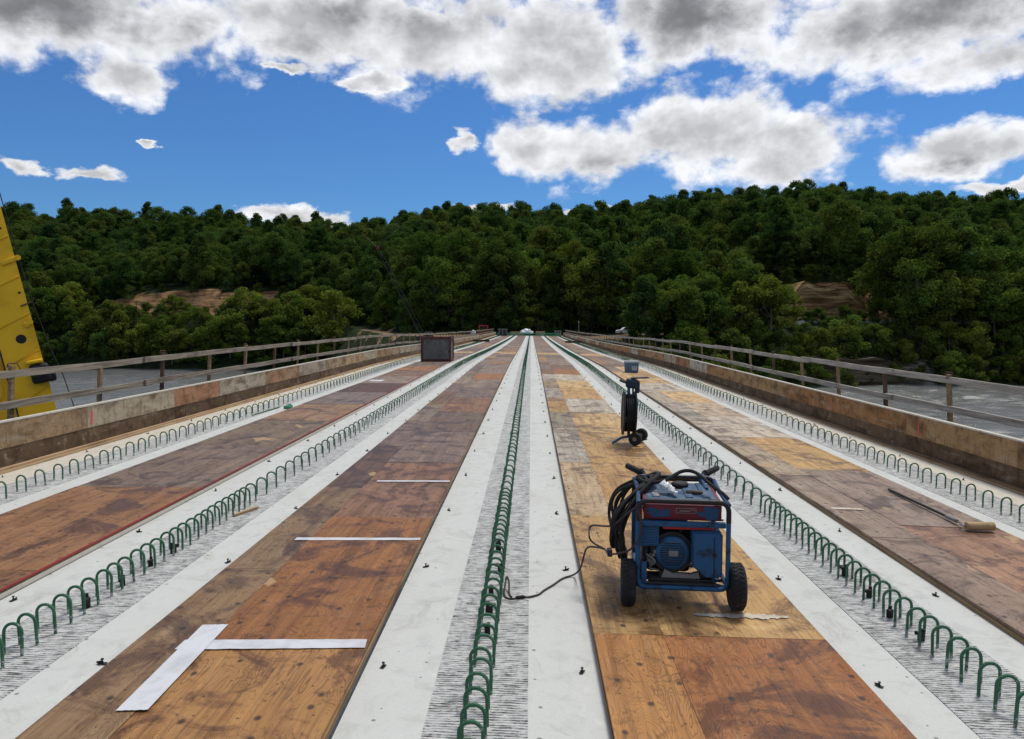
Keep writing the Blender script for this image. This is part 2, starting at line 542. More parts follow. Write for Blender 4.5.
def make_paint(name, col, worn=(.05, .035, .03), amount=.5, rough=.45, scale=14, metal=0.0):
    m, nt, b = mat(name)
    v, oi = objvec(nt)
    n1_ = noise_n(nt, v, scale, 8, .68, .4).outputs[0]
    n2_ = noise_n(nt, v, scale * .25, 4, .6, .2).outputs[0]
    c = mix(nt, math_n(nt, 'MULTIPLY', smooth(nt, n1_, .50, .66), amount), col, worn)
    c = mix(nt, math_n(nt, 'MULTIPLY', smooth(nt, n2_, .42, .7), .45), c, mix(nt, 1.0, c, (.5, .5, .5), 'MULTIPLY'))
    rr = nd(nt, 'ShaderNodeMapRange', {'Value': n1_, 'From Min': .3, 'From Max': .7, 'To Min': rough, 'To Max': min(1, rough + .35)}).outputs[0]
    setc(nt, b, c, rr, metal, bump=n1_, strength=.12, dist=.002, spec=.4)
    return m


EPOXY = make_paint('green_epoxy', (.036, .135, .066), (.05, .06, .04), .45, .42, 30)
m, nt, b = mat('green_epoxy_bar')
v, _ = objvec(nt)
tz = nd(nt, 'ShaderNodeSeparateXYZ', {0: nd(nt, 'ShaderNodeTexCoord').outputs['Object']}).outputs[2]
hn = noise_n(nt, v, 38, 7, .7, .4).outputs[0]
splat = math_n(nt, 'ADD', math_n(nt, 'MULTIPLY', smooth(nt, tz, .09, .0), .16), hn)
c = mix(nt, smooth(nt, noise_n(nt, v, 6, 3, .5).outputs[0], .4, .65), (.034, .125, .062), (.05, .155, .082))
c = mix(nt, math_n(nt, 'MULTIPLY', smooth(nt, hn, .58, .68), .6), c, (.03, .045, .03))
c = mix(nt, smooth(nt, splat, .60, .68), c, (.40, .41, .38))
rib = math_n(nt, 'SINE', math_n(nt, 'MULTIPLY', tz, 6.28 / .011))
setc(nt, b, c, .62, bump=math_n(nt, 'ADD', rib, hn), strength=.35, dist=.0015, spec=.3)
HOOPM = m
EPOXY_BRIGHT = make_paint('bright_green_epoxy', (.05, .30, .16), (.03, .12, .07), .5, .45, 4)
BLUE = make_paint('worn_blue_paint', (.010, .062, .155), (.014, .014, .016), .9, .42, 10)
BLUE2 = make_paint('blue_paint', (.012, .085, .20), (.012, .012, .014), .85, .4, 11)
TANKM = make_paint('worn_tank_paint', (.03, .085, .16), (.30, .28, .26), .9, .45, 6)
DKBLUE = make_paint('dark_blue_paint', (.008, .022, .05), (.012, .012, .014), .8, .42, 10)
MAROON = make_paint('maroon_paint', (.13, .012, .02), (.03, .02, .02), .6, .42, 9)
RED = make_paint('red_paint', (.42, .03, .03), (.12, .04, .03), .4, .45, 6)
RUSTRED = make_paint('red_brown_steel', (.085, .022, .022), (.03, .02, .02), .6, .55, 6)
BLACK = make_paint('black_steel', (.014, .014, .015), (.05, .045, .04), .4, .4, 12)
RUBBER = make_paint('rubber', (.016, .016, .017), (.07, .065, .055), .5, .75, 10)
GREYSTEEL = make_paint('grey_steel', (.22, .22, .22), (.10, .07, .05), .5, .45, 8, .4)
REDEDGE = make_paint('red_edge_paint', (.24, .03, .028), (.09, .05, .04), .5, .6, 3)
RUST = make_paint('rusty_steel', (.10, .055, .035), (.04, .025, .02), .6, .8, 8)
YELLOW = make_paint('yellow_paint', (.85, .49, .008), (.48, .26, .02), .2, .42, 3)
YELLOW2 = make_paint('shaded_yellow_paint', (.72, .40, .010), (.34, .18, .02), .3, .45, 3)  # darker copy of the boom yellow, side face's shade put into the colour
WHITE = make_paint('white_plastic', (.75, .76, .78), (.5, .5, .5), .4, .5, 6)
TAPE = make_paint('silver_tape', (.60, .61, .63), (.5, .5, .52), .4, .38, 18)
COOLERB = make_paint('blue_cooler_plastic', (.075, .14, .21), (.04, .08, .12), .3, .5, 5)
LID = make_paint('grey_lid_plastic', (.42, .48, .52), (.3, .32, .34), .3, .5, 5)
MESH = make_paint('grey_mesh_panel', (.14, .135, .125), (.05, .045, .04), .8, .7, 9)
CARDB = make_paint('brown_cardboard', (.30, .19, .115), (.2, .12, .07), .4, .8, 5)
NAP = make_paint('roller_nap', (.46, .32, .17), (.30, .2, .1), .5, .9, 40)
GLASS = make_paint('dark_glass', (.012, .015, .018), (.03, .03, .03), .3, .1, 5)
PINK = make_paint('pink_spray', (.75, .06, .12), (.5, .08, .1), .5, .7, 20)
CHALK = make_paint('white_spray', (.56, .50, .41), (.42, .30, .16), .75, .8, 22)
PLUG = make_paint('black_plastic', (.008, .008, .008), (.03, .03, .03), .3, .5, 20)
CABLE = make_paint('grey_brown_cable', (.045, .036, .034), (.09, .08, .07), .4, .6, 20)

m, nt, b = mat('clear_plastic')
v, _ = objvec(nt)
nn = noise_n(nt, v, 40, 4, .6, 1.0).outputs[0]
setc(nt, b, mix(nt, smooth(nt, nn, .45, .6), (.75, .77, .78), (.4, .42, .43)), .15, bump=nn, strength=.8, dist=.01)
CLEAR = m


# ------------------------------------------------------------------ terrain, water
def interp(x, xs, ys):
    return np.interp(x, xs, ys)


def bank_y(X):
    return interp(X, [-900, -300, -115, -49, -38, -26, -14, 13, 25, 40, 60, 92, 150, 300, 900], [260, 205, 184, 176, 152, 128, 126, 126, 128, 134, 140, 140, 146, 165, 220])


def ridge(X):
    px = [-40, 0, 60, 105, 150, 219, 273, 352, 395, 420, 456, 506, 546, 586, 640, 689, 720, 755, 791, 840, 869, 918, 967, 1023, 1100]
    py = [204, 204, 206, 211, 208, 211, 219, 223, 221, 213, 208, 207, 209, 205, 203, 201, 194, 190, 187, 189, 196, 199, 199, 200, 200]
    xs = [(p - 531) / 740 * 345 for p in px]
    zs = [1.75 + (320 - q) / 740 * 345 - 14.5 for q in py]
    return interp(X, xs, zs)


def bench_z(X):
    return interp(X, [-900, -120, -70, -25, -12, 12, 30, 60, 120, 900], [3, 2.4, 1.8, -1.2, -1.25, -1.25, -1.1, .8, 1.2, 2])


def cut_h(X):
    return interp(X, [-150, -132, -112, -72, -58, -30, 36, 52, 58, 74, 84, 110], [2, 2, 7.5, 7.5, 2, 1.5, 1.5, 2, 9, 9.5, 2, 2])


def H(X, Y):
    yb = bank_y(X); d = Y - yb
    bz = bench_z(X); ch = cut_h(X)
    z = np.where(d < -6, -12.0, -12 + (d + 6) / 14 * (bz + 12))
    z = np.where(d > 8, bz, z)
    z = np.where(d > 26, bz + ch * np.clip((d - 26) / 5.0, 0, 1), z)
    rz = ridge(X)
    t = np.clip((Y - yb - 31) / np.maximum(345 - yb - 31, 20), 0, 1)
    z = np.where(d > 31, bz + ch + (rz - bz - ch) * (t ** .92), z)
    z = np.where(Y > 345, rz - (Y - 345) * .08, z)
    return z


xs = np.concatenate([np.arange(-1500, -320, 60), np.arange(-320, 320, 4.0), np.arange(320, 1501, 60)])
ys = np.concatenate([np.arange(-400, 100, 40), np.arange(100, 380, 3.0), np.arange(380, 1500, 70)])
XX, YY = np.meshgrid(xs, ys)
ZZ = H(XX, YY)
rs = np.random.RandomState(3)
bumps = np.array([[mnoise.noise(Vector((x * .06, y * .06, 1.3))) for x in xs] for y in ys])
DD = YY - bank_y(XX)
ZZ = ZZ + bumps * np.where(DD > 28, 1.1, .35) * np.where((np.abs(XX) < 12) & (DD < 26), 0.3, 1)
nx, ny = len(xs), len(ys)
verts = np.stack([XX.ravel(), YY.ravel(), ZZ.ravel()], 1)
faces = [(j * nx + i, j * nx + i + 1, (j + 1) * nx + i + 1, (j + 1) * nx + i) for j in range(ny - 1) for i in range(nx - 1)]
me = bpy.data.meshes.new('ground')
me.from_pydata(verts.tolist(), [], faces)
me.polygons.foreach_set('use_smooth', [True] * len(me.polygons))
bare = ((DD > 24.5) & (DD < 33) & (cut_h(XX) > 4)).astype(float)
track = ((DD > 9) & (DD < 24) & (XX > -40) & (XX < 40)).astype(float)
rock = ((DD > -5) & (DD < 0) & (XX > 60) & (XX < 74)).astype(float)
ca = me.color_attributes.new('soil', 'FLOAT_COLOR', 'POINT')
ca.data.foreach_set('color', np.stack([bare.ravel(), track.ravel(), rock.ravel(), np.ones(nx * ny)], 1).ravel())
m, nt, b = mat('ground')
t = nd(nt, 'ShaderNodeTexCoord').outputs['Object']
at = nd(nt, 'ShaderNodeVertexColor', layer_name='soil')
sp = nd(nt, 'ShaderNodeSeparateColor', {0: at.outputs[0]})
nz = noise_n(nt, t, .5, 8, .65).outputs[0]
nl = noise_n(nt, vmul(nt, t, (.25, .25, 1.6)), 1.0, 6, .6).outputs[0]
c = mix(nt, smooth(nt, nz, .4, .65), (.012, .019, .008), (.028, .042, .014))
earth = mix(nt, smooth(nt, nl, .38, .6), (.14, .075, .035), (.36, .21, .10))
earth = mix(nt, smooth(nt, nz, .55, .68), earth, (.05, .055, .022))
edge = math_n(nt, 'ADD', sp.outputs[0], math_n(nt, 'MULTIPLY', math_n(nt, 'SUBTRACT', nz, .5), .9))
c = mix(nt, smooth(nt, edge, .4, .6), c, earth)
c = mix(nt, smooth(nt, math_n(nt, 'ADD', sp.outputs[1], math_n(nt, 'MULTIPLY', math_n(nt, 'SUBTRACT', nz, .5), .6)), .4, .6), c, mix(nt, nz, (.17, .115, .065), (.26, .19, .115)))
rk = mix(nt, smooth(nt, nl, .4, .58), (.045, .04, .032), (.20, .175, .135))
c = mix(nt, smooth(nt, math_n(nt, 'ADD', sp.outputs[2], math_n(nt, 'MULTIPLY', math_n(nt, 'SUBTRACT', nz, .5), 1.2)), .4, .6), c, rk)
setc(nt, b, c, .95, bump=nz, strength=.6, dist=.6, spec=.1)
me.materials.append(m)
structure(link('ground', me))

m, nt, b = mat('river_water')
t = nd(nt, 'ShaderNodeTexCoord').outputs['Object']
w1 = noise_n(nt, vmul(nt, t, (.30, .42, 1)), 1.0, 8, .7, .6).outputs[0]
w2 = noise_n(nt, t, .05, 3, .5, .3).outputs[0]
setc(nt, b, mix(nt, w2, (.17, .175, .17), (.22, .225, .22)), .07, bump=w1, strength=.6, dist=.5, spec=.8)
wx = np.concatenate([[-1500, -700, -400, -260], np.arange(-210, 210.1, .9), [260, 400, 700, 1500]])
wy = np.concatenate([[-400, -150, -40], np.arange(10, 190, .9), [230, 400, 1400]])
WX, WY = np.meshgrid(wx, wy)
rw = np.random.RandomState(12)
WZ = np.zeros_like(WX)
for k in range(46):
    lam = 10 ** rw.uniform(.38, 1.05); th = rw.normal(1.15, .75); ph = rw.rand() * 6.28
    WZ += .012 * lam ** .8 * np.sin((WX * math.cos(th) + WY * math.sin(th)) * 2 * math.pi / lam + ph + .8 * np.sin(WX * .05 + k) + .8 * np.sin(WY * .043 + 2 * k))
WZ *= np.clip(.65 + .5 * np.sin(WX * .031 + 1.4 * np.sin(WY * .05)) + .35 * np.sin(WY * .11 + WX * .02), .15, 1.5)
WZ = np.where((np.abs(WX) < 211) & (WY > 9) & (WY < 191), WZ * .42, 0) - 10
n1w, n2w = len(wx), len(wy)
fi = np.arange((n2w - 1) * (n1w - 1)); fj, fi = fi // (n1w - 1), fi % (n1w - 1)
q = np.stack([fj * n1w + fi, fj * n1w + fi + 1, (fj + 1) * n1w + fi + 1, (fj + 1) * n1w + fi], 1)
me = bpy.data.meshes.new('water')
me.from_pydata(np.stack([WX.ravel(), WY.ravel(), WZ.ravel()], 1).tolist(), [], q.tolist())
me.polygons.foreach_set('use_smooth', [True] * len(me.polygons))
me.materials.append(m)
structure(link('water', me))

# layered sandstone: a cliff at the waterline and the cut face on the slope above
m, nt, b = mat('sandstone')
t = nd(nt, 'ShaderNodeTexCoord').outputs['Object']
st = noise_n(nt, vmul(nt, t, (.10, .10, 1.5)), 1.0, 6, .62, .3).outputs[0]
cr = noise_n(nt, t, .7, 8, .7).outputs[0]
oi = nd(nt, 'ShaderNodeObjectInfo')
c = mix(nt, smooth(nt, st, .36, .6), mix(nt, 1.0, oi.outputs['Color'], (.35, .3, .27), 'MULTIPLY'), oi.outputs['Color'])
c = mix(nt, smooth(nt, cr, .56, .7), c, (.04, .042, .02))
setc(nt, b, c, .95, bump=math_n(nt, 'ADD', st, cr), strength=.8, dist=.5, spec=.1)
SAND = m


def cliff(x0, x1, yfun, z0, z1, name, col, layers=7, seed=1):
    rr = random.Random(seed); mb = MB()
    n = 34
    rows = []
    for k in range(layers * 2 + 1):
        lay = k // 2
        z = z0 + (z1 - z0) * ((k + 1) // 2) / layers
        rows.append((z, rr.uniform(-.5, .5) + lay * .12))
    for k, (z, off) in enumerate(rows):
        for i in range(n + 1):
            u = i / n; x = x0 + (x1 - x0) * u
            end = min(1, min(u, 1 - u) * 3.4)
            zz = z0 + (z - z0) * (end ** .7) * (1 + .22 * mnoise.noise(Vector((x * .16, 5, seed)))) + mnoise.noise(Vector((x * .2, z, 3))) * .45
            y = yfun(x) + off + mnoise.noise(Vector((x * .25, z * .6, 9))) * 1.0 + (1 - end) * 2.0
            mb.v.append((x, y, zz))
    for k in range(len(rows) - 1):
        for i in range(n):
            a = k * (n + 1) + i
            mb.f.append((a, a + 1, a + n + 2, a + n + 1)); mb.sm.append(False)
    # back and top give it depth
    top = (len(rows) - 1) * (n + 1); i0 = len(mb.v)
    for i in range(n + 1):
        p = mb.v[top + i]; mb.v.append((p[0], p[1] + 7, p[2] - .3))
    for i in range(n):
        mb.f.append((top + i, top + i + 1, i0 + i + 1, i0 + i)); mb.sm.append(False)
    return mb.obj(name, SAND, color=col)


tag(cliff(36, 74, lambda x: float(bank_y(x)) - 4.2, -10.6, -4.9, 'rock_cliff', (.13, .105, .072), 4, 4), 'low grey sandstone cliff at the waterline behind the right railing', 'cliff')
tag(cliff(54, 77, lambda x: float(bank_y(x)) + 26.3, .3, 10.0, 'rock_cut', (.54, .36, .175), 7, 8), 'tan layered sandstone cut face half way up the wooded slope at right', 'cliff')

# ------------------------------------------------------------------ girders with hoops
GIRDERS = [  # name key, X edges: flange left, rough left, rough right, flange right, hoop X
    ('far left', -5.86, -5.46, -4.93, -4.54, -5.08),
    ('left inner', -3.258, -2.90, -2.407, -2.05, -2.655),
    ('centre', -.829, -.458, -.011, .347, -.235),
    ('right inner', 1.62, 1.935, 2.47, 2.775, 2.19),
    ('far right', 4.0, 4.37, 4.96, 5.36, 4.59)]
GLABEL = {'far left': 'pale concrete girder with widely spaced green hoops beside the left barrier',
          'left inner': 'pale concrete girder with green hoops, second from the left barrier',
          'centre': 'pale concrete girder in the middle, its green hoops in line with the view',
          'right inner': 'pale concrete girder with green hoops passing right of the generator',
          'far right': 'pale concrete girder with green hoops beside the right barrier'}


def strip(mb, xa, xb, dz, ys_, ox, oy, skirt=0.0):
    """sheet from xa to xb following the deck; coordinates relative to (ox, oy)"""
    i0 = len(mb.v)
    n = 3
    for y in ys_:
        for k in range(n):
            x = xa + (xb - xa) * k / (n - 1)
            mb.v.append((x - ox, y - oy, zd(x, y) + dz))
    for j in range(len(ys_) - 1):
        for k in range(n - 1):
            a = i0 + j * n + k
            mb.f.append((a, a + 1, a + n + 1, a + n)); mb.sm.append(True)
    if skirt:
        for k in (0, n - 1):
            b0 = len(mb.v)
            for j, y in enumerate(ys_):
                p = mb.v[i0 + j * n + k]; mb.v.append((p[0], p[1], p[2] - skirt))
            for j in range(len(ys_) - 1):
                mb.f.append((i0 + j * n + k, i0 + (j + 1) * n + k, b0 + j + 1, b0 + j)); mb.sm.append(False)
        for j in (0, len(ys_) - 1):
            r0 = i0 + j * n
            a, c_ = mb.v[r0], mb.v[r0 + n - 1]
            mb.quad(a, c_, (c_[0], c_[1], c_[2] - skirt), (a[0], a[1], a[2] - skirt))
    return mb


YS = [Y0] + list(np.arange(2, 28, 2.0)) + list(np.arange(28, 124, 1.5)) + [Y1]


def hoop_path(seg=8, w=.05, h=.125, jit=0):
    p = [(-w, 0, -.03), (-w, 0, h)]
    for k in range(1, seg):
        a = math.pi * (1 - k / seg)
        p.append((w * math.cos(a), 0, h + w * math.sin(a)))
    return p + [(w, 0, h), (w, 0, -.03)]


HOOP = MB().tube(hoop_path(10, .048), .0082, 8).mesh('rebar_hoop', HOOPM)
an = MB()
an.box((0, 0, .004), (.085, .045, .005), Matrix.Rotation(.5, 3, 'Z'))
an.lathe([(.013, .006), (.013, .022), (.008, .024), (.008, .045), (.015, .046), (.015, .06), (.005, .063)], (0, 0, 0), 'z', 8)
an.box((.03, .012, .018), (.05, .006, .02), Matrix.Rotation(.9, 3, 'Z'))
ANCHOR = an.mesh('anchor_bolt', BLACK)
pg = MB()
pg.bbox((0, 0, .035), (.05, .05, .075), .012)
pg.bbox((.012, .02, .065), (.07, .035, .03), .01, Matrix.Rotation(.4, 3, 'Z'))
pg.lathe([(.02, 0), (.017, .1)], (-.012, -.012, 0), 'z', 8)
LIFT = pg.mesh('lifting_block', PLUG)

for gi, (key, fl, rl, rr_, fr, hx) in enumerate(GIRDERS):
    root = thing('concrete_girder', GLABEL[key], 'girder', (hx, 0, 0), 0, 'concrete girders of the bridge deck')
    cm = CREAM if gi == 0 else CONC
    mb = strip(MB(), fl, fr, 0, YS, hx, 0, .16)
    mb.obj('top_flange', CONC, root)
    if gi in (0, 4):                                  # outer lip is creamier
        lip = strip(MB(), fl - .02 if gi == 0 else rr_ + .01, rl - .01 if gi == 0 else fr + .02, .004, YS, hx, 0, .05)
        lip.obj('outer_lip', CREAM, root)
    # broomed strip: slightly wavy edges
    strip(MB(), rl, rr_, .004, YS, hx, 0, .006).obj('broomed_strip', ROUGH, root)  # a few mm proud of the flange
    wb = MB(); wx = (fl + fr) / 2 - hx
    for j in range(len(YS) - 1):
        a, b_ = YS[j], YS[j + 1]
        za, zb = zd(hx, a), zd(hx, b_)
        for sx in (-1, 1):
            wb.quad((wx + sx * .1, a, za - .15), (wx + sx * .1, b_, zb - .15), (wx + sx * .1, b_, zb - 1.15), (wx + sx * .1, a, za - 1.15))
        wb.quad((wx - .3, a, za - 1.151), (wx + .3, a, za - 1.151), (wx + .3, b_, zb - 1.151), (wx - .3, b_, zb - 1.151))
    wb.obj('web', CONC, root)
    # hoops
    hy = []
    y = 2.0 if gi in (1, 2, 3) else 4.6
    rr = random.Random(gi)
    while y < 124:
        hy.append(y + rr.uniform(-.006, .006))
        close = gi in (1, 2, 3) and y < 6.8
        if gi == 0 or gi == 4:
            y += .285 if y < 15 else .3
        else:
            y += .135 if close else .285
    for y in hy[:100]:
        o = link('rebar_hoop', HOOP, root, (rr.uniform(-.0025, .0025), y, zd(hx, y) - rr.uniform(0, .006)))
        o.rotation_euler = (rr.gauss(0, .03), rr.gauss(0, .022), rr.gauss(0, .04))
    far = MB()
    hp = hoop_path(5)
    for y in hy[100:]:
        dx = rr.uniform(-.004, .004)
        far.tube([(p[0] + dx, p[1] + y, p[2] + zd(hx, y)) for p in hp], .0095, 5, cap=False)
    o = far.obj('rebar_hoop', EPOXY, root)
    o['kind'] = 'stuff'
    # anchor bolts beside the plywood and black lifting blocks among the hoops
    offs = {0: (4.9, [-5.78]), 1: (4.36, [-3.17, -2.16]), 2: (3.60, [-.735, .25]), 3: (3.55, [1.70, 2.66]), 4: (7.3, [5.12])}[gi]
    for ax in offs[1]:
        y = offs[0] + (0 if ax == offs[1][0] else .0)
        if gi == 1 and ax == -2.16: y = 3.56
        if gi == 3 and ax == 2.66: y = 4.83
        k = 0
        while y < 60 and k < 40:
            q_ = rr.uniform(.42, .55)
            o = link('anchor_bolt', ANCHOR, root, (ax - hx + rr.uniform(-.015, .015), y, zd(ax, y) + .003))
            o.scale = (q_, q_, q_ * .85)
            o.rotation_euler = (0, 0, rr.uniform(0, 6.28))
            y += 1.5 + rr.uniform(-.06, .06); k += 1
    if gi in (1, 2, 3):
        for y in {1: (4.25, 4.62, 5.0, 5.3), 2: (4.02, 4.3, 4.62, 5.02, 5.5), 3: (4.1, 4.42, 4.75, 5.15)}[gi]:
            o = link('lifting_block', LIFT, root, (rr.uniform(-.02, .03), y, zd(hx, y) + .004))
            o.rotation_euler = (0, 0, rr.uniform(0, 6.28))
            s = rr.uniform(.5, .78); o.scale = (s, s, s * 1.1)

# ------------------------------------------------------------------ plywood decking
PT = .055     # top of plywood above the concrete
TAN = (.50, .31, .135); LTAN = (.60, .41, .20); PALE = (.52, .45, .35); GREYW = (.36, .32, .255); ORANGE = (.36, .155, .05)
DKOR = (.23, .09, .032); BROWN = (.21, .125, .07); DKBR = (.105, .05, .034); PURP = (.185, .13, .105); DULL = (.26, .195, .145); RO = (.33, .145, .06)
DECKS = [
    ('plywood decking of dark red brown sheets with a red painted edge, nearest the left barrier', -4.545, -3.27, [(-4.545, -3.27)],
     [[(4.75, 2.44)]], [[(.31, .165, .08), (.30, .155, .075), (.19, .135, .10), (.21, .15, .10), (.28, .17, .10), (.17, .13, .11), DKBR, DULL, BROWN, (.36, .17, .07), PURP, DULL]], 'r'),
    ('plywood decking of brown sheets marked with silver tape, left of the centre girder', -2.065, -.845, [(-2.065, -1.695), (-1.695, -.845)],
     [[(4.85, 2.44)], [(3.75, 2.44)]], [[(.26, .165, .09), (.24, .155, .09), (.13, .075, .055), PURP, DULL, BROWN, PURP, DULL],
                                          [(.40, .215, .09), (.30, .135, .055), (.22, .12, .075), PURP, (.16, .105, .08), (.25, .13, .07), PURP, DULL, (.33, .15, .06), DULL]], ''),
    ('plywood decking under the generator, tan sheets with two dark orange ones in front', .345, 1.605, [(.345, .722), (.722, 1.605)],
     [[(3.95, 2.44)], [(3.95, 2.44)]], [[(.38, .19, .075), (.43, .27, .12), (.42, .31, .19), GREYW, (.27, .22, .155), (.43, .26, .11), GREYW, (.36, .27, .17), PALE, BROWN],
                                          [(.33, .14, .055), TAN, TAN, (.49, .31, .135), LTAN, PALE, TAN, LTAN, PALE, ORANGE, BROWN, DULL]], 'l'),
    ('plywood decking carrying the paint roller, purple brown, tan and pale sheets', 2.77, 4.06, [(2.77, 3.2), (3.2, 4.06)],
     [[(6.0, 2.44)], [(6.4, 2.44)]], [[(.27, .19, .14), (.29, .215, .16), (.42, .33, .23), PALE, GREYW, (.40, .33, .25), PALE, TAN, LTAN, DULL],
                                        [(.30, .17, .105), (.27, .20, .155), (.52, .33, .14), PALE, (.50, .40, .28), LTAN, PALE, LTAN, TAN, LTAN, BROWN]], 'l')]
rr = random.Random(11)
for di, (lab, xl, xr, cols, starts, colours, edge) in enumerate(DECKS):
    root = thing('plywood_decking', lab, 'plywood decking', ((xl + xr) / 2, 0, 0), 0, 'strips of plywood decking between the girders')
    ox = (xl + xr) / 2
    for ci, (ca_, cb_) in enumerate(cols):
        y = starts[ci][0][0]
        while y - 2.44 > Y0 - .5:
            y -= 2.44
        bounds = [Y0]
        while y < Y1 - .3:
            if y > Y0 + .2:
                bounds.append(y)
            y += 2.44
        bounds.append(Y1)
        first = 0 if starts[ci][0][0] - 2.44 <= Y0 + .2 else -1
        nn_ = len(bounds) - 1
        ref = [k for k in range(nn_) if abs(bounds[k + 1] - starts[ci][0][0]) < .01]
        ref = ref[0] if ref else 0
        for k in range(nn_):
            a, b_ = bounds[k], bounds[k + 1]
            idx = max(k - ref, 0)
            cl_ = colours[ci]
            if idx < len(cl_):
                cc = cl_[idx]
            else:
                cc = rr.choice([DULL, BROWN, DULL, PURP, (.24, .17, .13), (.34, .2, .1), (.27, .18, .12), (.4, .25, .12) if rr.random() < .5 else DULL])
                if di in (0, 1) and rr.random() < .35:
                    cc = rr.choice([PURP, DULL, (.18, .13, .11)])
            sv_ = rr.uniform(.9, 1.1); cc = tuple(c_ * sv_ for c_ in cc)
            if a < 42.5 < b_: cc = LTAN
            cx, cy = (ca_ + cb_) / 2, (a + b_) / 2
            x0, x1 = ca_ + .0015, cb_ - .0015
            y0, y1 = a + .002, b_ - .002
            mb = MB(); lift = rr.uniform(-.0015, .0015)
            P = [(x, y_, zd(x, y_) + PT + lift - zd(cx, cy) + rr.uniform(-.002, .002)) for x, y_ in ((x0, y0), (x1, y0), (x1, y1), (x0, y1))]
            P = [(p[0] - cx, p[1] - cy, p[2]) for p in P]
            Q = [(p[0], p[1], p[2] - .019) for p in P]
            mb.quad(*P); mb.quad(*Q[::-1])
            for q in range(4):
                mb.quad(P[q], Q[q], Q[(q + 1) % 4], P[(q + 1) % 4])
            mb.obj('plywood_sheet', PLY, root, (cx - ox, cy, zd(cx, cy)), cc)
    # joists under both long edges
    for side, x in (('l', xl + .017), ('r', xr - .017)):
        jb = MB()
        strip(jb, x - .02, x + .02, PT - .0215, YS, x, 0, PT - .022)
        jb.obj('edge_joist', TIMBER_DARK if di != 0 else CREAM, root, (x - ox, 0, 0))
    if edge == 'r':
        strip(MB(), xr - .010, xr + .006, PT + .004, YS, ox, 0, .012).obj('red_edge_strip', REDEDGE, root)
    if di == 2:
        for (x0, x1, y0, y1, name) in ((.95, 1.50, 4.20, 4.285, 'white_mark'), (.36, .80, 11.52, 11.60, 'white_mark')):
            mb = MB(); n = 60
            top = []; bot = []
            for k in range(n + 1):
                x = x0 + (x1 - x0) * k / n
                e = math.sin(math.pi * min(max(k / n, .02), .98)) ** .35
                ym = (y0 + y1) / 2 + mnoise.noise(Vector((x * 9, y0, 0))) * .012
                q_ = 0
                hw = (y1 - y0) / 2 * e * (.75 + .7 * mnoise.noise(Vector((x * 34, 3 + q_, y0))) + .4 * mnoise.noise(Vector((x * 90, 7 + q_, y0))))
                for q in (-1, 1):
                    mb.v.append((x - ox, ym + q * hw, zd(x, ym) + PT + .0045))
            for k in range(n):
                mb.f.append((2 * k, 2 * k + 2, 2 * k + 3, 2 * k + 1)); mb.sm.append(False)
            mb.obj(name, CHALK, root)
    if di == 3:
        mb = MB(); z = zd(2.95, 6.92) + PT + .0055
        mb.quad((2.82 - ox, 6.89, z + .001), (3.12 - ox, 6.88, z - .004), (3.10 - ox, 6.95, z - .004), (2.83 - ox, 6.955, z + .001))
        mb.obj('white_mark', CHALK, root)


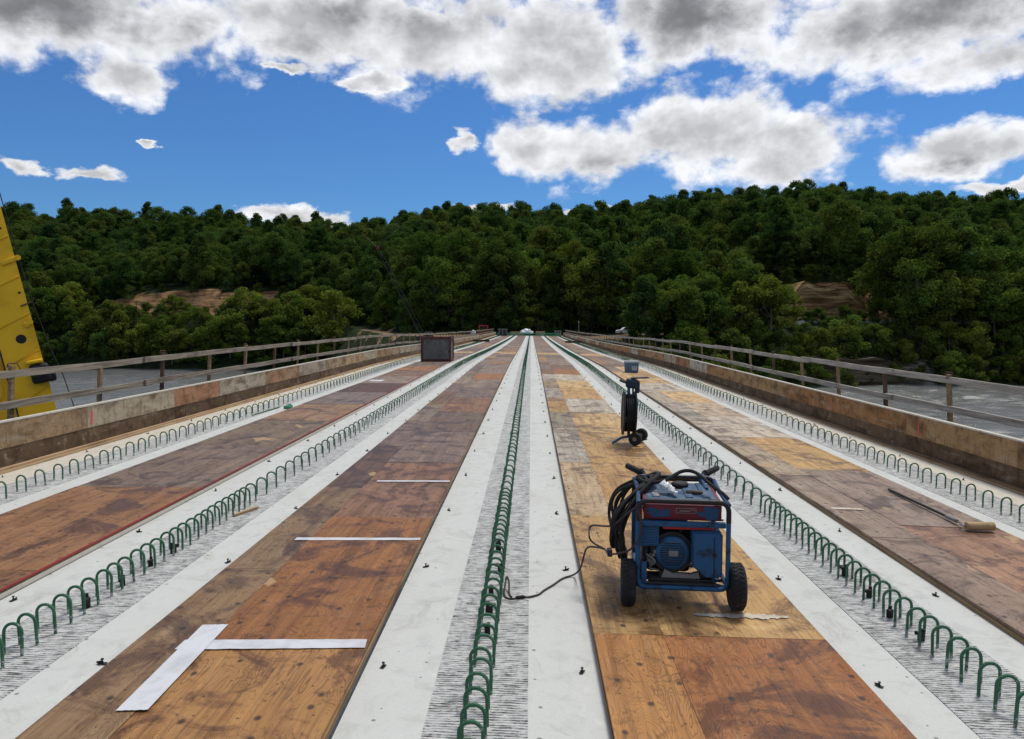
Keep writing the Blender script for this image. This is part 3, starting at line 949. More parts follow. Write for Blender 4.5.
# ------------------------------------------------------------------ barriers of form plywood
def barrier(sgn, xin, label):
    root = thing('formwork_barrier', label, 'barrier', (xin, 0, 0), 0, 'plywood formwork barriers')
    rr = random.Random(5 if sgn < 0 else 6)
    UP = [(.40, .27, .15), (.36, .30, .21), (.33, .17, .09), (.42, .36, .27), (.34, .21, .12), (.42, .35, .27), (.40, .29, .19)] if sgn < 0 else \
         [(.40, .24, .11), (.36, .18, .07), (.42, .26, .12), (.36, .19, .08), (.50, .46, .39), (.38, .20, .09), (.40, .32, .23), (.40, .23, .11)]
    if sgn < 0:
        bounds = [Y0, 2.6, 5.0, 7.45, 9.75, 12.2, 14.0]
    else:
        bounds = [Y0, 3.4, 5.85, 8.3, 10.75, 15.6, 20.5]
    while bounds[-1] < Y1 - 2:
        bounds.append(bounds[-1] + 2.44)
    bounds.append(Y1)
    t = .03
    first = 3
    for k in range(len(bounds) - 1):
        a, b_ = bounds[k], bounds[k + 1]
        c1 = UP[(k - first) % len(UP)] if k < 12 else rr.choice(UP)
        sv_ = rr.uniform(.85, 1.15); c1 = tuple(q * sv_ for q in c1); lv_ = rr.uniform(.8, 1.25)
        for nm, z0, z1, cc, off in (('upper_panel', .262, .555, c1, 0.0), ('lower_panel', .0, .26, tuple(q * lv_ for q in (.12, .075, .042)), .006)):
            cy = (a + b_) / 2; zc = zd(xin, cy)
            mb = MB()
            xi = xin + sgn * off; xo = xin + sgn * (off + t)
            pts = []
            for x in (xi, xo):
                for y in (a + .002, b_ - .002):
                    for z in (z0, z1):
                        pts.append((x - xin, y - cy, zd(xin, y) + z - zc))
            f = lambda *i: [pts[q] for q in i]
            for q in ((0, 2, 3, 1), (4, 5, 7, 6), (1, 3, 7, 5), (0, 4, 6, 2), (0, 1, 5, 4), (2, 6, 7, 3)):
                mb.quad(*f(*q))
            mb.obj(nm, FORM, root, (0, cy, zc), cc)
    # top ledger and backing, base strip
    def run(name, xa, xb, za, zb, m_, y0=Y0, y1=Y1):
        mb = MB()
        ys_ = [y for y in YS if y0 <= y <= y1]
        for j in range(len(ys_) - 1):
            A, B_ = ys_[j], ys_[j + 1]
            p = [(x - xin, y, zd(xin, y) + z) for y in (A, B_) for x in (xa, xb) for z in (za, zb)]
            for q in ((1, 3, 7, 5), (0, 4, 6, 2), (0, 1, 5, 4), (2, 6, 7, 3)):
                mb.quad(*[p[i] for i in q])
        A = ys_[0]
        mb.quad((xa - xin, A, zd(xin, A) + za), (xb - xin, A, zd(xin, A) + za), (xb - xin, A, zd(xin, A) + zb), (xa - xin, A, zd(xin, A) + zb))
        mb.obj(name, m_, root)
    run('top_plate', xin - sgn * .004, xin + sgn * .062, .556, .575, CREAM)
    run('backing_wall', xin + sgn * .04, xin + sgn * .058, -.3, .554, TIMBER_DARK)
    run('base_strip', xin - sgn * .10, xin - sgn * .003, .006, .03, TIMBER_TAN)
    run('base_strip', xin - sgn * .06, xin - sgn * .001, .031, .052, TIMBER_DARK if sgn > 0 else TIMBER_TAN)
    run('overhang_form', xin - sgn * .10, xin + sgn * .55, -.24, -.18, TIMBER_DARK)
    marks = [(10.4, PINK), (13.4, PINK)] if sgn > 0 else [(9.85, PINK), (17.0, PINK)]
    for y, m_ in marks:
        mb = MB(); n = 8; x = -sgn * .003
        for k in range(n + 1):
            z = .29 + .2 * k / n; w = .016 * (1 + .6 * mnoise.noise(Vector((z * 20, y, 0)))) * (1 if 0 < k < n else .4)
            for q in (-1, 1):
                mb.v.append((x, y + q * w + (z - .4) * .12, zd(xin, y) + z))
        for k in range(n):
            mb.f.append((2 * k, 2 * k + 2, 2 * k + 3, 2 * k + 1)); mb.sm.append(False)
        mb.obj('pink_mark', m_, root)
    return root


barrier(-1, -5.97, 'worn plywood formwork wall along the left edge of the deck')
barrier(1, 5.42, 'rusty brown plywood formwork wall with pink marks along the right edge')


# ------------------------------------------------------------------ timber railings
def railing(sgn, X, label):
    root = thing('timber_railing', label, 'railing', (X, 0, 0), 0, 'timber railings')
    rr = random.Random(21 if sgn < 0 else 22)
    y = 1.40 if sgn < 0 else 1.05
    k = 0
    while y < 124:
        zb = zd(X, y)
        tall = 1.17 if k % 2 == (0 if sgn < 0 else 1) else 1.05
        lean = -sgn * .07
        pb = MB()
        tx = X - X
        pb.box((0, 0, tall / 2 - .15), (.045, .062, tall + .3), Matrix.Rotation(lean, 3, 'Y'))
        o = pb.obj('post', TIMBER_DARK if k % 3 else RUST, root, (sgn * .05 - sgn * .035 * 1, y, zb))
        # steel clamp hook over the rail
        if tall > 1.1:
            cb = MB().tube(round_path([(0, 0, tall - .03), (0, .0, tall + .02), (-sgn * .0, .16, tall + .02), (-sgn * .06, .16, tall - .09)], .015, 3, False), .007, 6)
            cb.obj('clamp', RUST, o)
        y += 1.85; k += 1
    for zc, off in ((1.075, 0), (.69, .012)):
        y = .7; j = 0
        while y < 124:
            L = 3.7; y2 = min(y + L + .25, 124.8)
            mb = MB(); n = 3; cy = (y + y2) / 2
            dx = -sgn * (.035 + (j % 2) * .041) - sgn * off * .3
            dz = (j % 2) * .012 + rr.uniform(-.012, .012)
            pts = []
            for q in range(n + 1):
                yy = y + (y2 - y) * q / n
                pts.append((yy, zd(X, yy) + zc + dz + rr.uniform(-.006, .006)))
            zc0 = pts[0][1]
            for q in range(n):
                (ya, za), (yb, zb_) = pts[q], pts[q + 1]
                p = [(dx + sx * .019, y_ - cy, z_ + sz * .044 - zc0) for y_, z_ in ((ya, za), (yb, zb_)) for sx in (-1, 1) for sz in (-1, 1)]
                for f in ((1, 3, 7, 5), (0, 4, 6, 2), (0, 1, 5, 4), (2, 6, 7, 3)):
                    mb.quad(*[p[i] for i in f])
                if q == 0: mb.quad(*[p[i] for i in (0, 2, 3, 1)])
                if q == n - 1: mb.quad(*[p[i] for i in (4, 5, 7, 6)])
            mb.obj('rail_board', TIMBER if sgn < 0 else TIMBER_PALE, root, (0, cy, zc0))
            y += L; j += 1
    return root


railing(-1, -6.33, 'grey weathered two board timber railing along the left side of the bridge')
railing(1, 5.78, 'grey weathered two board timber railing along the right side of the bridge')

# abutment under the far end of the deck
ab = MB().box((-.25, 126.2, -5.6), (13.5, 2.2, 8.2)).obj('abutment', CONC)
tag(ab, 'concrete abutment carrying the far end of the bridge deck', 'abutment')


# ------------------------------------------------------------------ generator
def local_tube(mb, pts, r, n=8, rad=.0, closed=False):
    return mb.tube(round_path(pts, rad, 5, closed) if rad else pts, r, n, closed)


def generator():
    gx, gy = .905, 4.36
    z0 = zd(gx, gy) + PT + .003
    root = thing('portable_generator', 'battered blue and maroon portable generator on two black wheels', 'generator', (gx, gy, z0), R(-5.5))
    w = .263; zb, zt = .12, .642; D = .60
    fy = -.02
    def loop(y, name, m_, top=zt):
        lo = MB()
        lo.tube(round_path([(-w, y, top - .12), (-w, y, zb), (w, y, zb), (w, y, top - .12)], .05, 5, False), .0145, 10)
        lo.obj(name, m_, root)
        up = MB()
        up.tube(round_path([(-w, y, top - .12), (-w, y, top), (w, y, top), (w, y, top - .12)], .06, 6, False), .0152, 10)
        up.obj('top_bar', BLACK, root)
    loop(fy, 'frame_hoop', BLUE2)
    loop(fy + D, 'frame_hoop', BLUE2, zt + .02)
    sb = MB()
    for sx in (-1, 1):
        sb.tube([(sx * w, fy, zb + .012), (sx * w, fy + D, zb + .012)], .014, 8)
        sb.tube([(sx * w, fy, zt - .015), (sx * (w - .012), fy + D * .5, zt + .0), (sx * w, fy + D, zt + .005)], .0135, 8)
    for y in (.16, .42):
        sb.tube([(-w, fy + y, zb), (w, fy + y, zb)], .012, 8)
    sb.tube([(w - .06, fy + .01, zb + .01), (w - .11, fy + .1, zb + .11)], .009, 6)
    sb.obj('side_rail', BLUE, root)
    # skid and engine mounting bracket
    MB().bbox((.0, fy + .1, zb + .032), (.40, .13, .022), .005).bbox((-.11, fy + .085, zb + .055), (.045, .05, .05), .008).bbox((.13, fy + .085, zb + .05), (.05, .05, .045), .008).obj('mounting_tray', BLACK, root)
    br = MB()
    br.prism([(-.12, zb + .045), (.11, zb + .045), (.10, zb + .085), (.055, zb + .07), (-.055, zb + .072), (-.10, zb + .095)], 'y', fy + .045, fy + .075)
    br.obj('engine_bracket', GREYSTEEL, root)
    # tank with worn top, lip and filler cap
    tk = MB()
    tk.bbox((0, fy + .305, .575), (.455, .50, .13), .035, None, 4)
    tank = tk.obj('fuel_tank', TANKM, root)
    MB().bbox((-.218, fy + .305, .60), (.03, .49, .07), .008).bbox((.218, fy + .305, .60), (.03, .49, .07), .008).obj('tank_edge', MAROON, tank)
    ribs = MB()
    for x in (-.15, -.05, .05, .15):
        ribs.bbox((x, fy + .31, .642), (.045, .40, .010), .004)
    ribs.obj('tank_rib', TANKM, tank)
    MB().lathe([(.052, .636), (.055, .662), (.046, .672), (.02, .674)], (.02, fy + .40, 0), 'z', 20).obj('filler_cap', PLUG, tank)
    MB().bbox((.09, fy + .22, .652), (.10, .045, .012), .004).obj('tank_bracket', RUST, tank)
    pn = MB(); pn.bbox((0, fy + .045, .568), (.455, .022, .095), .006)
    panel = pn.obj('front_band', MAROON, root)
    for (x0, x1, sd_) in ((-.205, -.07, 1), (.10, .215, 2)):
        sm = MB(); n = 40
        for k in range(n):
            a = 2 * math.pi * k / n
            rr_ = 1 + .55 * mnoise.fractal(Vector((math.cos(a) * 1.6, math.sin(a) * 1.6, sd_ * 7.3)), .6, 2.1, 4)
            sm.v.append(((x0 + x1) / 2 + (x1 - x0) / 2 * rr_ * math.cos(a) * .95, fy + .0325, max(.526, min(.61, .567 + .034 * rr_ * math.sin(a)))))
        sm.f.append(tuple(range(n))); sm.sm.append(False)
        sm.obj('blue_paint_smear', BLUE, panel)
    lb = MB()
    for (cx, cz, dx, dz) in ((.02, .594, .118, .004), (.02, .566, .118, .003), (-.038, .58, .003, .03), (.078, .58, .003, .03), (.012, .578, .06, .006), (.055, .584, .03, .003)):
        lb.box((cx, fy + .0325, cz), (dx, .0016, dz))
    lb.obj('maker_label', GREYSTEEL, panel)
    MB().bbox((0, fy + .02, .502), (.50, .03, .034), .006).obj('cross_bar', BLUE2, root)
    MB().bbox((.035, fy + .04, .474), (.30, .02, .018), .005).obj('red_strip', RED, root)
    # red slanted cheek on the left side of the tank
    ck = MB().prism([(fy + .06, .45), (fy + .52, .40), (fy + .52, .63), (fy + .06, .58)], 'x', -.252, -.236)
    ck.obj('side_cheek', RED, root)
    MB().prism([(fy + .05, .14), (fy + .2, .14), (fy + .12, .46), (fy + .05, .46)], 'x', -.249, -.24).obj('side_plate', GREYSTEEL, root)
    # engine mass behind
    en = MB()
    en.bbox((-.07, fy + .33, .31), (.27, .36, .30), .03)
    for k in range(7):
        en.box((-.07, fy + .33, .19 + k * .035), (.30, .30, .008))
    en.tube([(-.02, fy + .16, .45), (0, fy + .1, .44), (-.05, fy + .1, .39)], .012, 6)
    en.obj('engine_block', BLACK, root)
    # round recoil cover with louvres
    cv = MB()
    cv.lathe([(.03, .0), (.085, .004), (.1, .016), (.104, .04), (.104, .12)], (-.055, fy + .035, .315), 'y', 32)
    cover_ = cv.obj('round_cover', BLUE2, root)
    lv = MB()
    for k in range(10):
        z = -.068 + k * .0145; hw = math.sqrt(max(.0, .083 ** 2 - z * z)) * .92
        if hw > .02:
            lv.box((-.055, fy + .0345, .315 + z), (hw * 2, .006, .0045))
    lv.obj('cover_louvre', BLACK, cover_)
    MB().bbox((-.05, fy + .031, .318), (.055, .008, .035), .003).obj('cover_badge', GREYSTEEL, cover_)
    MB().lathe([(.125, .02), (.128, .05), (.12, .09)], (-.055, fy + .045, .315), 'y', 28).obj('cover_rim', BLACK, root)
    # side box with cut lower corner
    bx = MB().prism([(.055, .46), (.218, .465), (.235, .44), (.235, .20), (.215, .178), (.14, .182), (.062, .245), (.055, .28)], 'y', fy + .025, fy + .2)
    for (ins, yy) in ((.010, .012), (.024, .003)):
        cxm, czm = .145, .32
        bx.prism([(cxm + (p[0] - cxm) * (1 - ins * 5), czm + (p[1] - czm) * (1 - ins * 3.4)) for p in [(.055, .46), (.218, .465), (.235, .44), (.235, .20), (.215, .178), (.14, .182), (.062, .245), (.055, .28)]], 'y', fy + yy, fy + .05)
    bo = bx.obj('muffler_box', BLUE2, root)
    MB().box((.184, fy + .0015, .32), (.004, .004, .23)).lathe([(.012, 0), (.012, .012), (.004, .014)], (.186, fy - .008, .325), 'y', 10).obj('box_latch', BLACK, bo)
    # louvred panel at left
    lp = MB().bbox((-.19, fy + .06, .42), (.11, .03, .13), .005)
    for k in range(7):
        lp.box((-.19, fy + .043, .372 + k * .016), (.10, .006, .006))
    lp.obj('louvre_panel', BLUE2, root)
    MB().bbox((-.225, fy + .02, .20), (.035, .025, .13), .004).obj('front_bracket', BLUE2, root)
    fit = MB()
    rg = random.Random(2)
    for k in range(7):
        fit.lathe([(.010, 0), (.010, .025), (.014, .026), (.014, .04)], (-.2 + rg.uniform(-.02, .045), fy + .05, .265 + rg.uniform(-.04, .06)), 'y', 8)
    fit.tube(curve_pts([(-.21, fy + .06, .3), (-.16, fy + .02, .27), (-.19, fy + .05, .22), (-.13, fy + .07, .2)]), .006, 6)
    fit.obj('outlet_fitting', GREYSTEEL, root)
    # wheels
    for sx in (-1, 1):
        wh = MB().lathe([(.088, -.042), (.118, -.043), (.131, -.034), (.135, -.018), (.135, .018), (.131, .034), (.118, .043), (.088, .042)], (0, 0, 0), 'x', 36)
        tr = MB()
        for k in range(30):
            a = 2 * math.pi * k / 30
            for q in (-1, 1):
                c = (q * .016, math.cos(a + q * .05) * .1352, math.sin(a + q * .05) * .1352)
                wh.box(c, (.026, .016, .006), Matrix.Rotation(a + math.pi / 2, 3, 'X') @ Matrix.Rotation(q * .5, 3, 'Z'))
        o = wh.obj('wheel', RUBBER, root, (sx * .318, fy + .02, .137))
        MB().lathe([(.02, -.046), (.05, -.036), (.08, -.030), (.0875, -.044), (.0875, .044), (.08, .030), (.05, .036), (.02, .046)], (0, 0, 0), 'x', 28).obj('rim', BLUE2 if sx < 0 else BLACK, o)
    MB().tube([(-.3, fy + .02, .137), (.3, fy + .02, .137)], .011, 8).obj('axle', BLACK, root)
    for sx in (-1, 1):
        MB().bbox((sx * .2, fy + D - .03, .06), (.05, .06, .12), .008).obj('rubber_foot', RUBBER, root)
    # folding handles with grips
    for sx in (-1, 1):
        hb = MB().tube(curve_pts([(sx * .18, fy + D - .26, zt - .0), (sx * .175, fy + D - .1, zt + .012), (sx * .18, fy + D - .01, zt + .022), (sx * .205, fy + D + .05, zt + .03)], 5), .0145, 10)
        hb.bbox((sx * .18, fy + D - .05, zt + .02), (.05, .07, .045), .008)
        h = hb.obj('handle', BLUE, root)
        MB().tube([(sx * .198, fy + D + .04, zt + .029), (sx * .203, fy + D + .046, zt + .03), (sx * .305, fy + D + .14, zt + .062), (sx * .31, fy + D + .145, zt + .063)], [.018, .022, .02, .015], 12).tube([(sx * .212, fy + D + .054, zt + .033), (sx * .222, fy + D + .063, zt + .036)], .028, 14).obj('grip', RUBBER, h)
    MB().tube([(-.215, fy + D - .06, zt + .035), (.215, fy + D - .06, zt + .035)], .013, 8).tube([(-.21, fy + D + .02, zt + .0), (.21, fy + D + .02, zt + .0)], .012, 8).obj('cross_tube', BLACK, root)
    return root


GEN = generator()
GM = Matrix.Translation(GEN.location) @ Matrix.Rotation(R(-5.5), 4, 'Z')


def gw(x, y, z):
    return tuple(GM @ Vector((x, y, z)))


# black welding hose coiled over the left handle
hb = MB(); rg = random.Random(4)
for k in range(7):
    dx = -.275 - k * .012 + rg.uniform(-.012, .012)
    yc = .36 + rg.uniform(-.03, .03)
    zt_ = .735 - k * .008 + rg.uniform(-.01, .012); zb_ = .13 + k * .022 + rg.uniform(-.05, .06)
    hw = .25 + rg.uniform(-.04, .035)
    pts = []
    for q in range(14):
        a = 2 * math.pi * q / 14
        ca_, sa_ = math.cos(a), math.sin(a)
        z = (zt_ + zb_) / 2 + (zt_ - zb_) / 2 * sa_
        y = yc + hw * ca_ * (1 - .15 * sa_)
        out = -.075 * max(0, 1 - abs(sa_ + .2)) + .17 * max(0, sa_) ** 2.5 - .02 * max(0, -sa_)
        pts.append(gw(dx + out + rg.uniform(-.012, .012), y, z))
    hb.tube(curve_pts(pts, 4, True), .0105, 7, True)
tag(hb.obj('hose_coil', RUBBER), 'coil of black hose hanging over the left handle of the generator', 'hose')
# loose black hose over the top of the tank
hp = curve_pts([gw(-.24, .38, .69), gw(-.19, .26, .69), gw(-.09, .22, .715), gw(.02, .27, .765), gw(.1, .24, .765), gw(.18, .12, .715), gw(.235, .03, .685), gw(.262, .0, .66)], 6)
tag(MB().tube(hp, .0115, 8).obj('hose', RUBBER), 'single black hose arching over the top of the generator tank', 'hose')
# clear plastic bottle, crumpled
rgc = random.Random(9)
bt = MB().lathe([(.012, -.115), (.012, -.085), (.026, -.06), (.034, -.03), (.027, -.005), (.036, .02), (.031, .05), (.034, .075), (.02, .085)], (0, 0, 0), 'x', 14)
bt.v = [(p[0] + rgc.uniform(-.004, .004), p[1] + rgc.uniform(-.006, .006), p[2] + rgc.uniform(-.006, .006)) for p in bt.v]
o = bt.obj('plastic_bottle', CLEAR, None, gw(-.075, .16, .683))
o.rotation_euler = (0, R(-14), R(118)); o.scale = (.72, .8, .8)
tag(o, 'crumpled clear plastic bottle lying on top of the generator tank', 'bottle')
MB().box((-.108, 0, 0), (.02, .026, .026)).obj('cap', WHITE, o)


def zc(x, y, h=0):
    return (x, y, zd(x, y) + h)


# power lead from generator across the girder to the hoops
lead = [gw(-.235, .02, .60), gw(-.262, -.03, .585), gw(-.25, -.055, .53), gw(-.255, -.06, .43), gw(-.32, -.05, .345), gw(-.43, -.02, .31), (.47, 4.62, .30), (.41, 4.75, .30), (.38, 4.72, .35), (.40, 4.80, .40), gw(-.42, .10, .45), gw(-.33, .02, .545), gw(-.26, .0, .61)]
tail = [(.47, 4.62, .30), (.41, 4.68, .295), (.365, 4.78, .25), (.335, 4.86, .10), zc(.30, 4.98, .02), zc(.22, 4.93, .008), zc(.15, 4.80, .008), zc(.09, 4.70, .008), zc(.05, 4.62, .008), zc(-.01, 4.57, .009), zc(-.07, 4.545, .009), zc(-.13, 4.53, .009), zc(-.165, 4.58, .012), zc(-.163, 4.70, .05), zc(-.155, 4.74, .075), zc(-.14, 4.70, .05), zc(-.137, 4.62, .012), zc(-.12, 4.56, .009)]
lm = MB().tube(curve_pts(lead, 6), .0062, 7).tube(curve_pts(tail, 6), .0062, 7)
o = tag(lm.obj('power_cable', CABLE), 'thin dark cable looping from the generator across the concrete to the centre hoops', 'cable')
MB().tube([zc(-.095, 4.54, .012), zc(-.08, 4.542, .014), zc(-.05, 4.553, .014), zc(-.035, 4.56, .012)], [.008, .013, .013, .008], 8).obj('connector', PLUG, o)
MB().bbox(gw(-.43, .0, .315), (.03, .05, .045), .006).obj('plug', BLACK, o)

# ------------------------------------------------------------------ hose reel cart
rx, ry = 1.40, 10.25
root = thing('hose_reel', 'upright black hose reel on a blue two wheeled frame behind the generator', 'hose reel', (rx, ry, zd(rx, ry) + PT + .003), R(0))
fr = MB()
fr.tube([(-.04, 0, .09), (-.045, 0, .83)], .022, 10)
fr.tube([(.03, .05, .09), (.02, .05, .80)], .014, 8)
fr.tube([(-.045, 0, .45), (.02, .05, .46)], .016, 8)
fr.obj('frame', BLUE2, root)
for sx, ww in ((-.115, .012), (.045, .012)):
    ds = MB().lathe([(.07, -.006), (.285, -.006), (.30, -.011), (.31, 0), (.30, .011), (.285, .006), (.07, .006)], (0, 0, 0), 'x', 40)
    o = ds.obj('reel_disc', BLACK, root, (sx, .02, .435))
    o.rotation_euler = (0, R(1.5), R(-3))
hs = MB()
for k in range(5):
    ring = [(-.085 + k * .026, .02 + .25 * math.cos(a), .435 + .25 * math.sin(a)) for a in np.linspace(0, 2 * math.pi, 29)[:-1]]
    hs.tube(ring, .014, 6, True)
hs.obj('wound_hose', PLUG, root)
MB().lathe([(.06, -.11), (.06, .04)], (0, .02, .435), 'x', 16).obj('hub', BLACK, root)
hd = MB()
hd.bbox((.0, .02, .845), (.16, .14, .13), .03, Matrix.Rotation(.12, 3, 'Y'), 3)
hd.bbox((.11, .02, .925), (.24, .11, .018), .006, Matrix.Rotation(-.04, 3, 'Y'))
hd.bbox((-.125, .0, .875), (.10, .07, .03), .01, Matrix.Rotation(.35, 3, 'Y'))
hd.bbox((.075, .02, .80), (.06, .12, .17), .02)
hd.obj('head_bracket', DKBLUE, root)
for dx, dy in ((.035, -.12), (.175, .26)):
    whl = MB().lathe([(.05, -.03), (.082, -.032), (.092, -.02), (.092, .02), (.082, .032), (.05, .03)], (0, 0, 0), 'x', 26)
    o = whl.obj('wheel', RUBBER, root, (dx, dy, .092))
    o.rotation_euler = (0, 0, R(62))
    MB().lathe([(.015, -.034), (.05, -.024), (.052, .024), (.015, .034)], (0, 0, 0), 'x', 18).obj('rim', TIMBER, o)
MB().tube([(.035, -.12, .092), (.175, .26, .092)], .012, 8).tube([(-.04, 0, .1), (.1, .07, .1)], .018, 8).obj('axle', BLACK, root)
MB().tube([(-.05, 0, .105), (-.14, -.02, .095), (-.27, -.04, .018)], .017, 8).obj('foot', BLUE2, root)

# ------------------------------------------------------------------ cooler
cx, cy = 3.43, 25.3
root = thing('cooler', 'small blue cooler box with a pale lid on the right decking', 'cooler', (cx, cy, zd(cx, cy) + PT + .002), R(4))
MB().prism([(-.20, .0), (.20, .0), (.225, .33), (-.225, .33)], 'y', -.15, .15).obj('body', COOLERB, root)
ld = MB().bbox((0, 0, .362), (.47, .33, .062), .015, None, 3).obj('lid', LID, root)
lb = MB()
for c, d in (((.07, -.154, .2), (.17, .004, .022)), ((.07, -.154, .095), (.17, .004, .022)), ((-.006, -.154, .147), (.022, .004, .085)), ((.146, -.154, .147), (.022, .004, .085)), ((.07, -.154, .14), (.06, .004, .035))):
    lb.box(c, d)
lb.obj('label', WHITE, root)
MB().tube(round_path([(-.232, -.10, .28), (-.25, -.10, .24), (-.25, .10, .24), (-.232, .10, .28)], .02, 3, False), .01, 6).obj('handle', LID, root)

# ------------------------------------------------------------------ crate
cx, cy = -3.87, 30.6
root = thing('crate', 'grey mesh sided crate with dark red steel frame on the left decking', 'crate', (cx, cy, zd(cx, cy) + PT + .002), R(1))
cw, cd, chh = .58, .62, .98
fb = MB()
for sx in (-1, 1):
    for sy in (-1, 1):
        fb.box((sx * cw, sy * cd, chh / 2 + .02), (.075, .075, chh + .06))
for z in (.06, chh - .03):
    for s in (-1, 1):
        fb.box((0, s * cd, z), (cw * 2 - .076, .06, .08))
        fb.box((s * cw, 0, z), (.06, cd * 2 - .076, .08))
fb.obj('frame', RUSTRED, root)
for nm, c, d in (('side_panel', (0, -cd + .015, .5), (cw * 2 - .08, .012, .84)), ('side_panel', (0, cd - .015, .5), (cw * 2 - .08, .012, .84)), ('side_panel', (-cw + .015, 0, .5), (.012, cd * 2 - .08, .84)), ('side_panel', (cw - .015, 0, .5), (.012, cd * 2 - .08, .84)), ('floor_panel', (0, 0, .06), (cw * 2 - .08, cd * 2 - .08, .02))):
    p = MB().box(c, d)
    if nm == 'side_panel' and d[1] < .1:
        for k in range(9):
            p.box((-.5 + k * .125, c[1] - .009 * (1 if c[1] < 0 else -1), .5), (.012, .006, .82))
        for k in range(5):
            p.box((0, c[1] - .010 * (1 if c[1] < 0 else -1), .15 + k * .17), (1.06, .005, .010))
    p.obj(nm, MESH, root)
for sx in (-1, 1):
    MB().box((sx * .4, 0, .015), (.12, 1.1, .03)).obj('runner', RUSTRED, root)

# ------------------------------------------------------------------ paint roller
pz = zd(3.75, 7) + PT
root = thing('paint_roller', 'paint roller with a tan sleeve and long black pole lying on the right decking', 'paint roller', (3.74, 6.4, zd(3.74, 6.4) + PT + .002))
def rl(x, y, h):
    return (x - 3.74, y - 6.4, zd(x, y) - zd(3.74, 6.4) + h)
MB().tube([rl(3.765, 7.78, .016), rl(3.745, 6.62, .03)], .013, 8).obj('pole', BLACK, root)
MB().tube([rl(3.745, 6.66, .03), rl(3.735, 6.48, .034)], [.02, .017], 8).obj('handle', GREYSTEEL, root)
MB().tube(round_path([rl(3.735, 6.5, .034), rl(3.73, 6.40, .036), rl(3.695, 6.37, .036), rl(3.695, 6.31, .036), rl(3.95, 6.29, .036)], .012, 3, False), .006, 6).obj('wire_frame', GREYSTEEL, root)
MB().lathe([(.022, 0), (.035, .004), (.036, .01), (.036, .225), (.035, .231), (.022, .235)], (0, 0, 0), 'x', 20).obj('sleeve', NAP, root, rl(3.715, 6.31, .037))


# ------------------------------------------------------------------ tape strips
def tape(pts, label, h=PT + .0045):
    c = Vector((sum(p[0] for p in pts) / 4, sum(p[1] for p in pts) / 4))
    n = 14; mb = MB(); rg = random.Random(len(label))
    def lerp(a, b_, t): return (a[0] + (b_[0] - a[0]) * t, a[1] + (b_[1] - a[1]) * t)
    for k in range(n + 1):
        t = k / n
        for p in (lerp(pts[0], pts[1], t), lerp(pts[3], pts[2], t)):
            x, y = p[0] + rg.uniform(-.0025, .0025), p[1] + rg.uniform(-.0025, .0025)
            mb.v.append((x - c.x, y - c.y, zd(x, y) - zd(c.x, c.y) + rg.uniform(0, .0012)))
    for k in range(n):
        mb.f.append((2 * k, 2 * k + 2, 2 * k + 3, 2 * k + 1)); mb.sm.append(True)
    o = mb.obj('tape_strip', TAPE, None, (c.x, c.y, zd(c.x, c.y) + h))
    return tag(o, label, 'tape', 'silver tape strips on the plywood')


tape([(-1.775, 3.02), (-1.645, 3.035), (-1.665, 3.93), (-1.80, 3.915)], 'long silver tape strip running away from view, stem of the T mark', PT + .0065)
tape([(-1.81, 3.615), (-.85, 3.685), (-.86, 3.785), (-1.81, 3.73)], 'silver tape strip across the sheet forming the arm of the T mark')
tape([(-1.80, 5.49), (-.85, 5.55), (-.85, 5.61), (-1.80, 5.56)], 'thin silver tape strip across the brown decking beyond the T mark')
tape([(-1.60, 7.55), (-.845, 7.60), (-.845, 7.66), (-1.60, 7.61)], 'thin silver tape strip farthest from the T mark, across dark sheets')
tape([(-4.42, 19.9), (-4.05, 19.9), (-4.05, 20.4), (-4.42, 20.4)], 'small square of silver tape on the far left decking')
# scraps on the rough strips
o = MB().box((0, 0, .01), (.03, .30, .018)).obj('wood_stick', TIMBER_TAN, None, zc(-2.545, 6.45, .008)); o.rotation_euler = (0, 0, R(-20))
tag(o, 'short brown stick of wood lying beside the green hoops at left', 'stick')
o = MB().tube([(0, -.65, .01), (.0, .6, .014)], .011, 8).obj('rebar_piece', EPOXY, None, zc(-4.95, 13.7, .006)); o.rotation_euler = (0, 0, R(-3))
tag(o, 'straight green rebar piece lying beside the far left hoops', 'rebar')
o = MB().bbox((0, 0, .03), (.12, .22, .055), .015).bbox((0.01, .05, .06), (.06, .07, .03), .01).obj('green_block', EPOXY_BRIGHT, None, zc(-4.72, 14.2, .004))
tag(o, 'small bright green block on the concrete near the left decking', 'block')
# dark steel plates lying across the outer decks, light cross boards
for x, y, lab in ((-5.0, 74, 'dark brown steel beam lying across the far left deck'), (4.35, 76, 'dark brown steel beam lying across the far right deck')):
    pb = MB()
    pb.box((0, 0, .02), (1.7, .34, .03)).box((0, 0, .105), (1.7, .02, .13)).box((0, 0, .19), (1.7, .34, .03))
    tag(pb.obj('steel_beam', RUST, None, (x, y, zd(x, y) + PT + .006)), lab, 'beam', 'steel beams')
# ------------------------------------------------------------------ things at the far end
# green reinforcing cage
root = thing('rebar_cage', 'bright green reinforcing cage across the far end of the deck', 'rebar cage', (-.3, 121, zd(-.3, 121) + .03))
for nm, zz in (('rebar_mat', .12), ('rebar_mat', .42)):
    cg = MB()
    for k in range(7):
        cg.tube([(-5.2, k * .5 - 1.5, zz), (5.2, k * .5 - 1.5, zz - .1)], .03, 5)
    for k in range(44):
        cg.tube([(-5.2 + k * .24, -1.6, zz + .03), (-5.2 + k * .24, 1.6, zz + .03)], .022, 5)
    cg.obj(nm, EPOXY_BRIGHT, root)
cg = MB()
for k in range(44):
    x = -5.2 + k * .24
    cg.tube([(x, -1.55, 0), (x, -1.55, .5)], .022, 5)
cg.obj('upright_bar', EPOXY_BRIGHT, root)
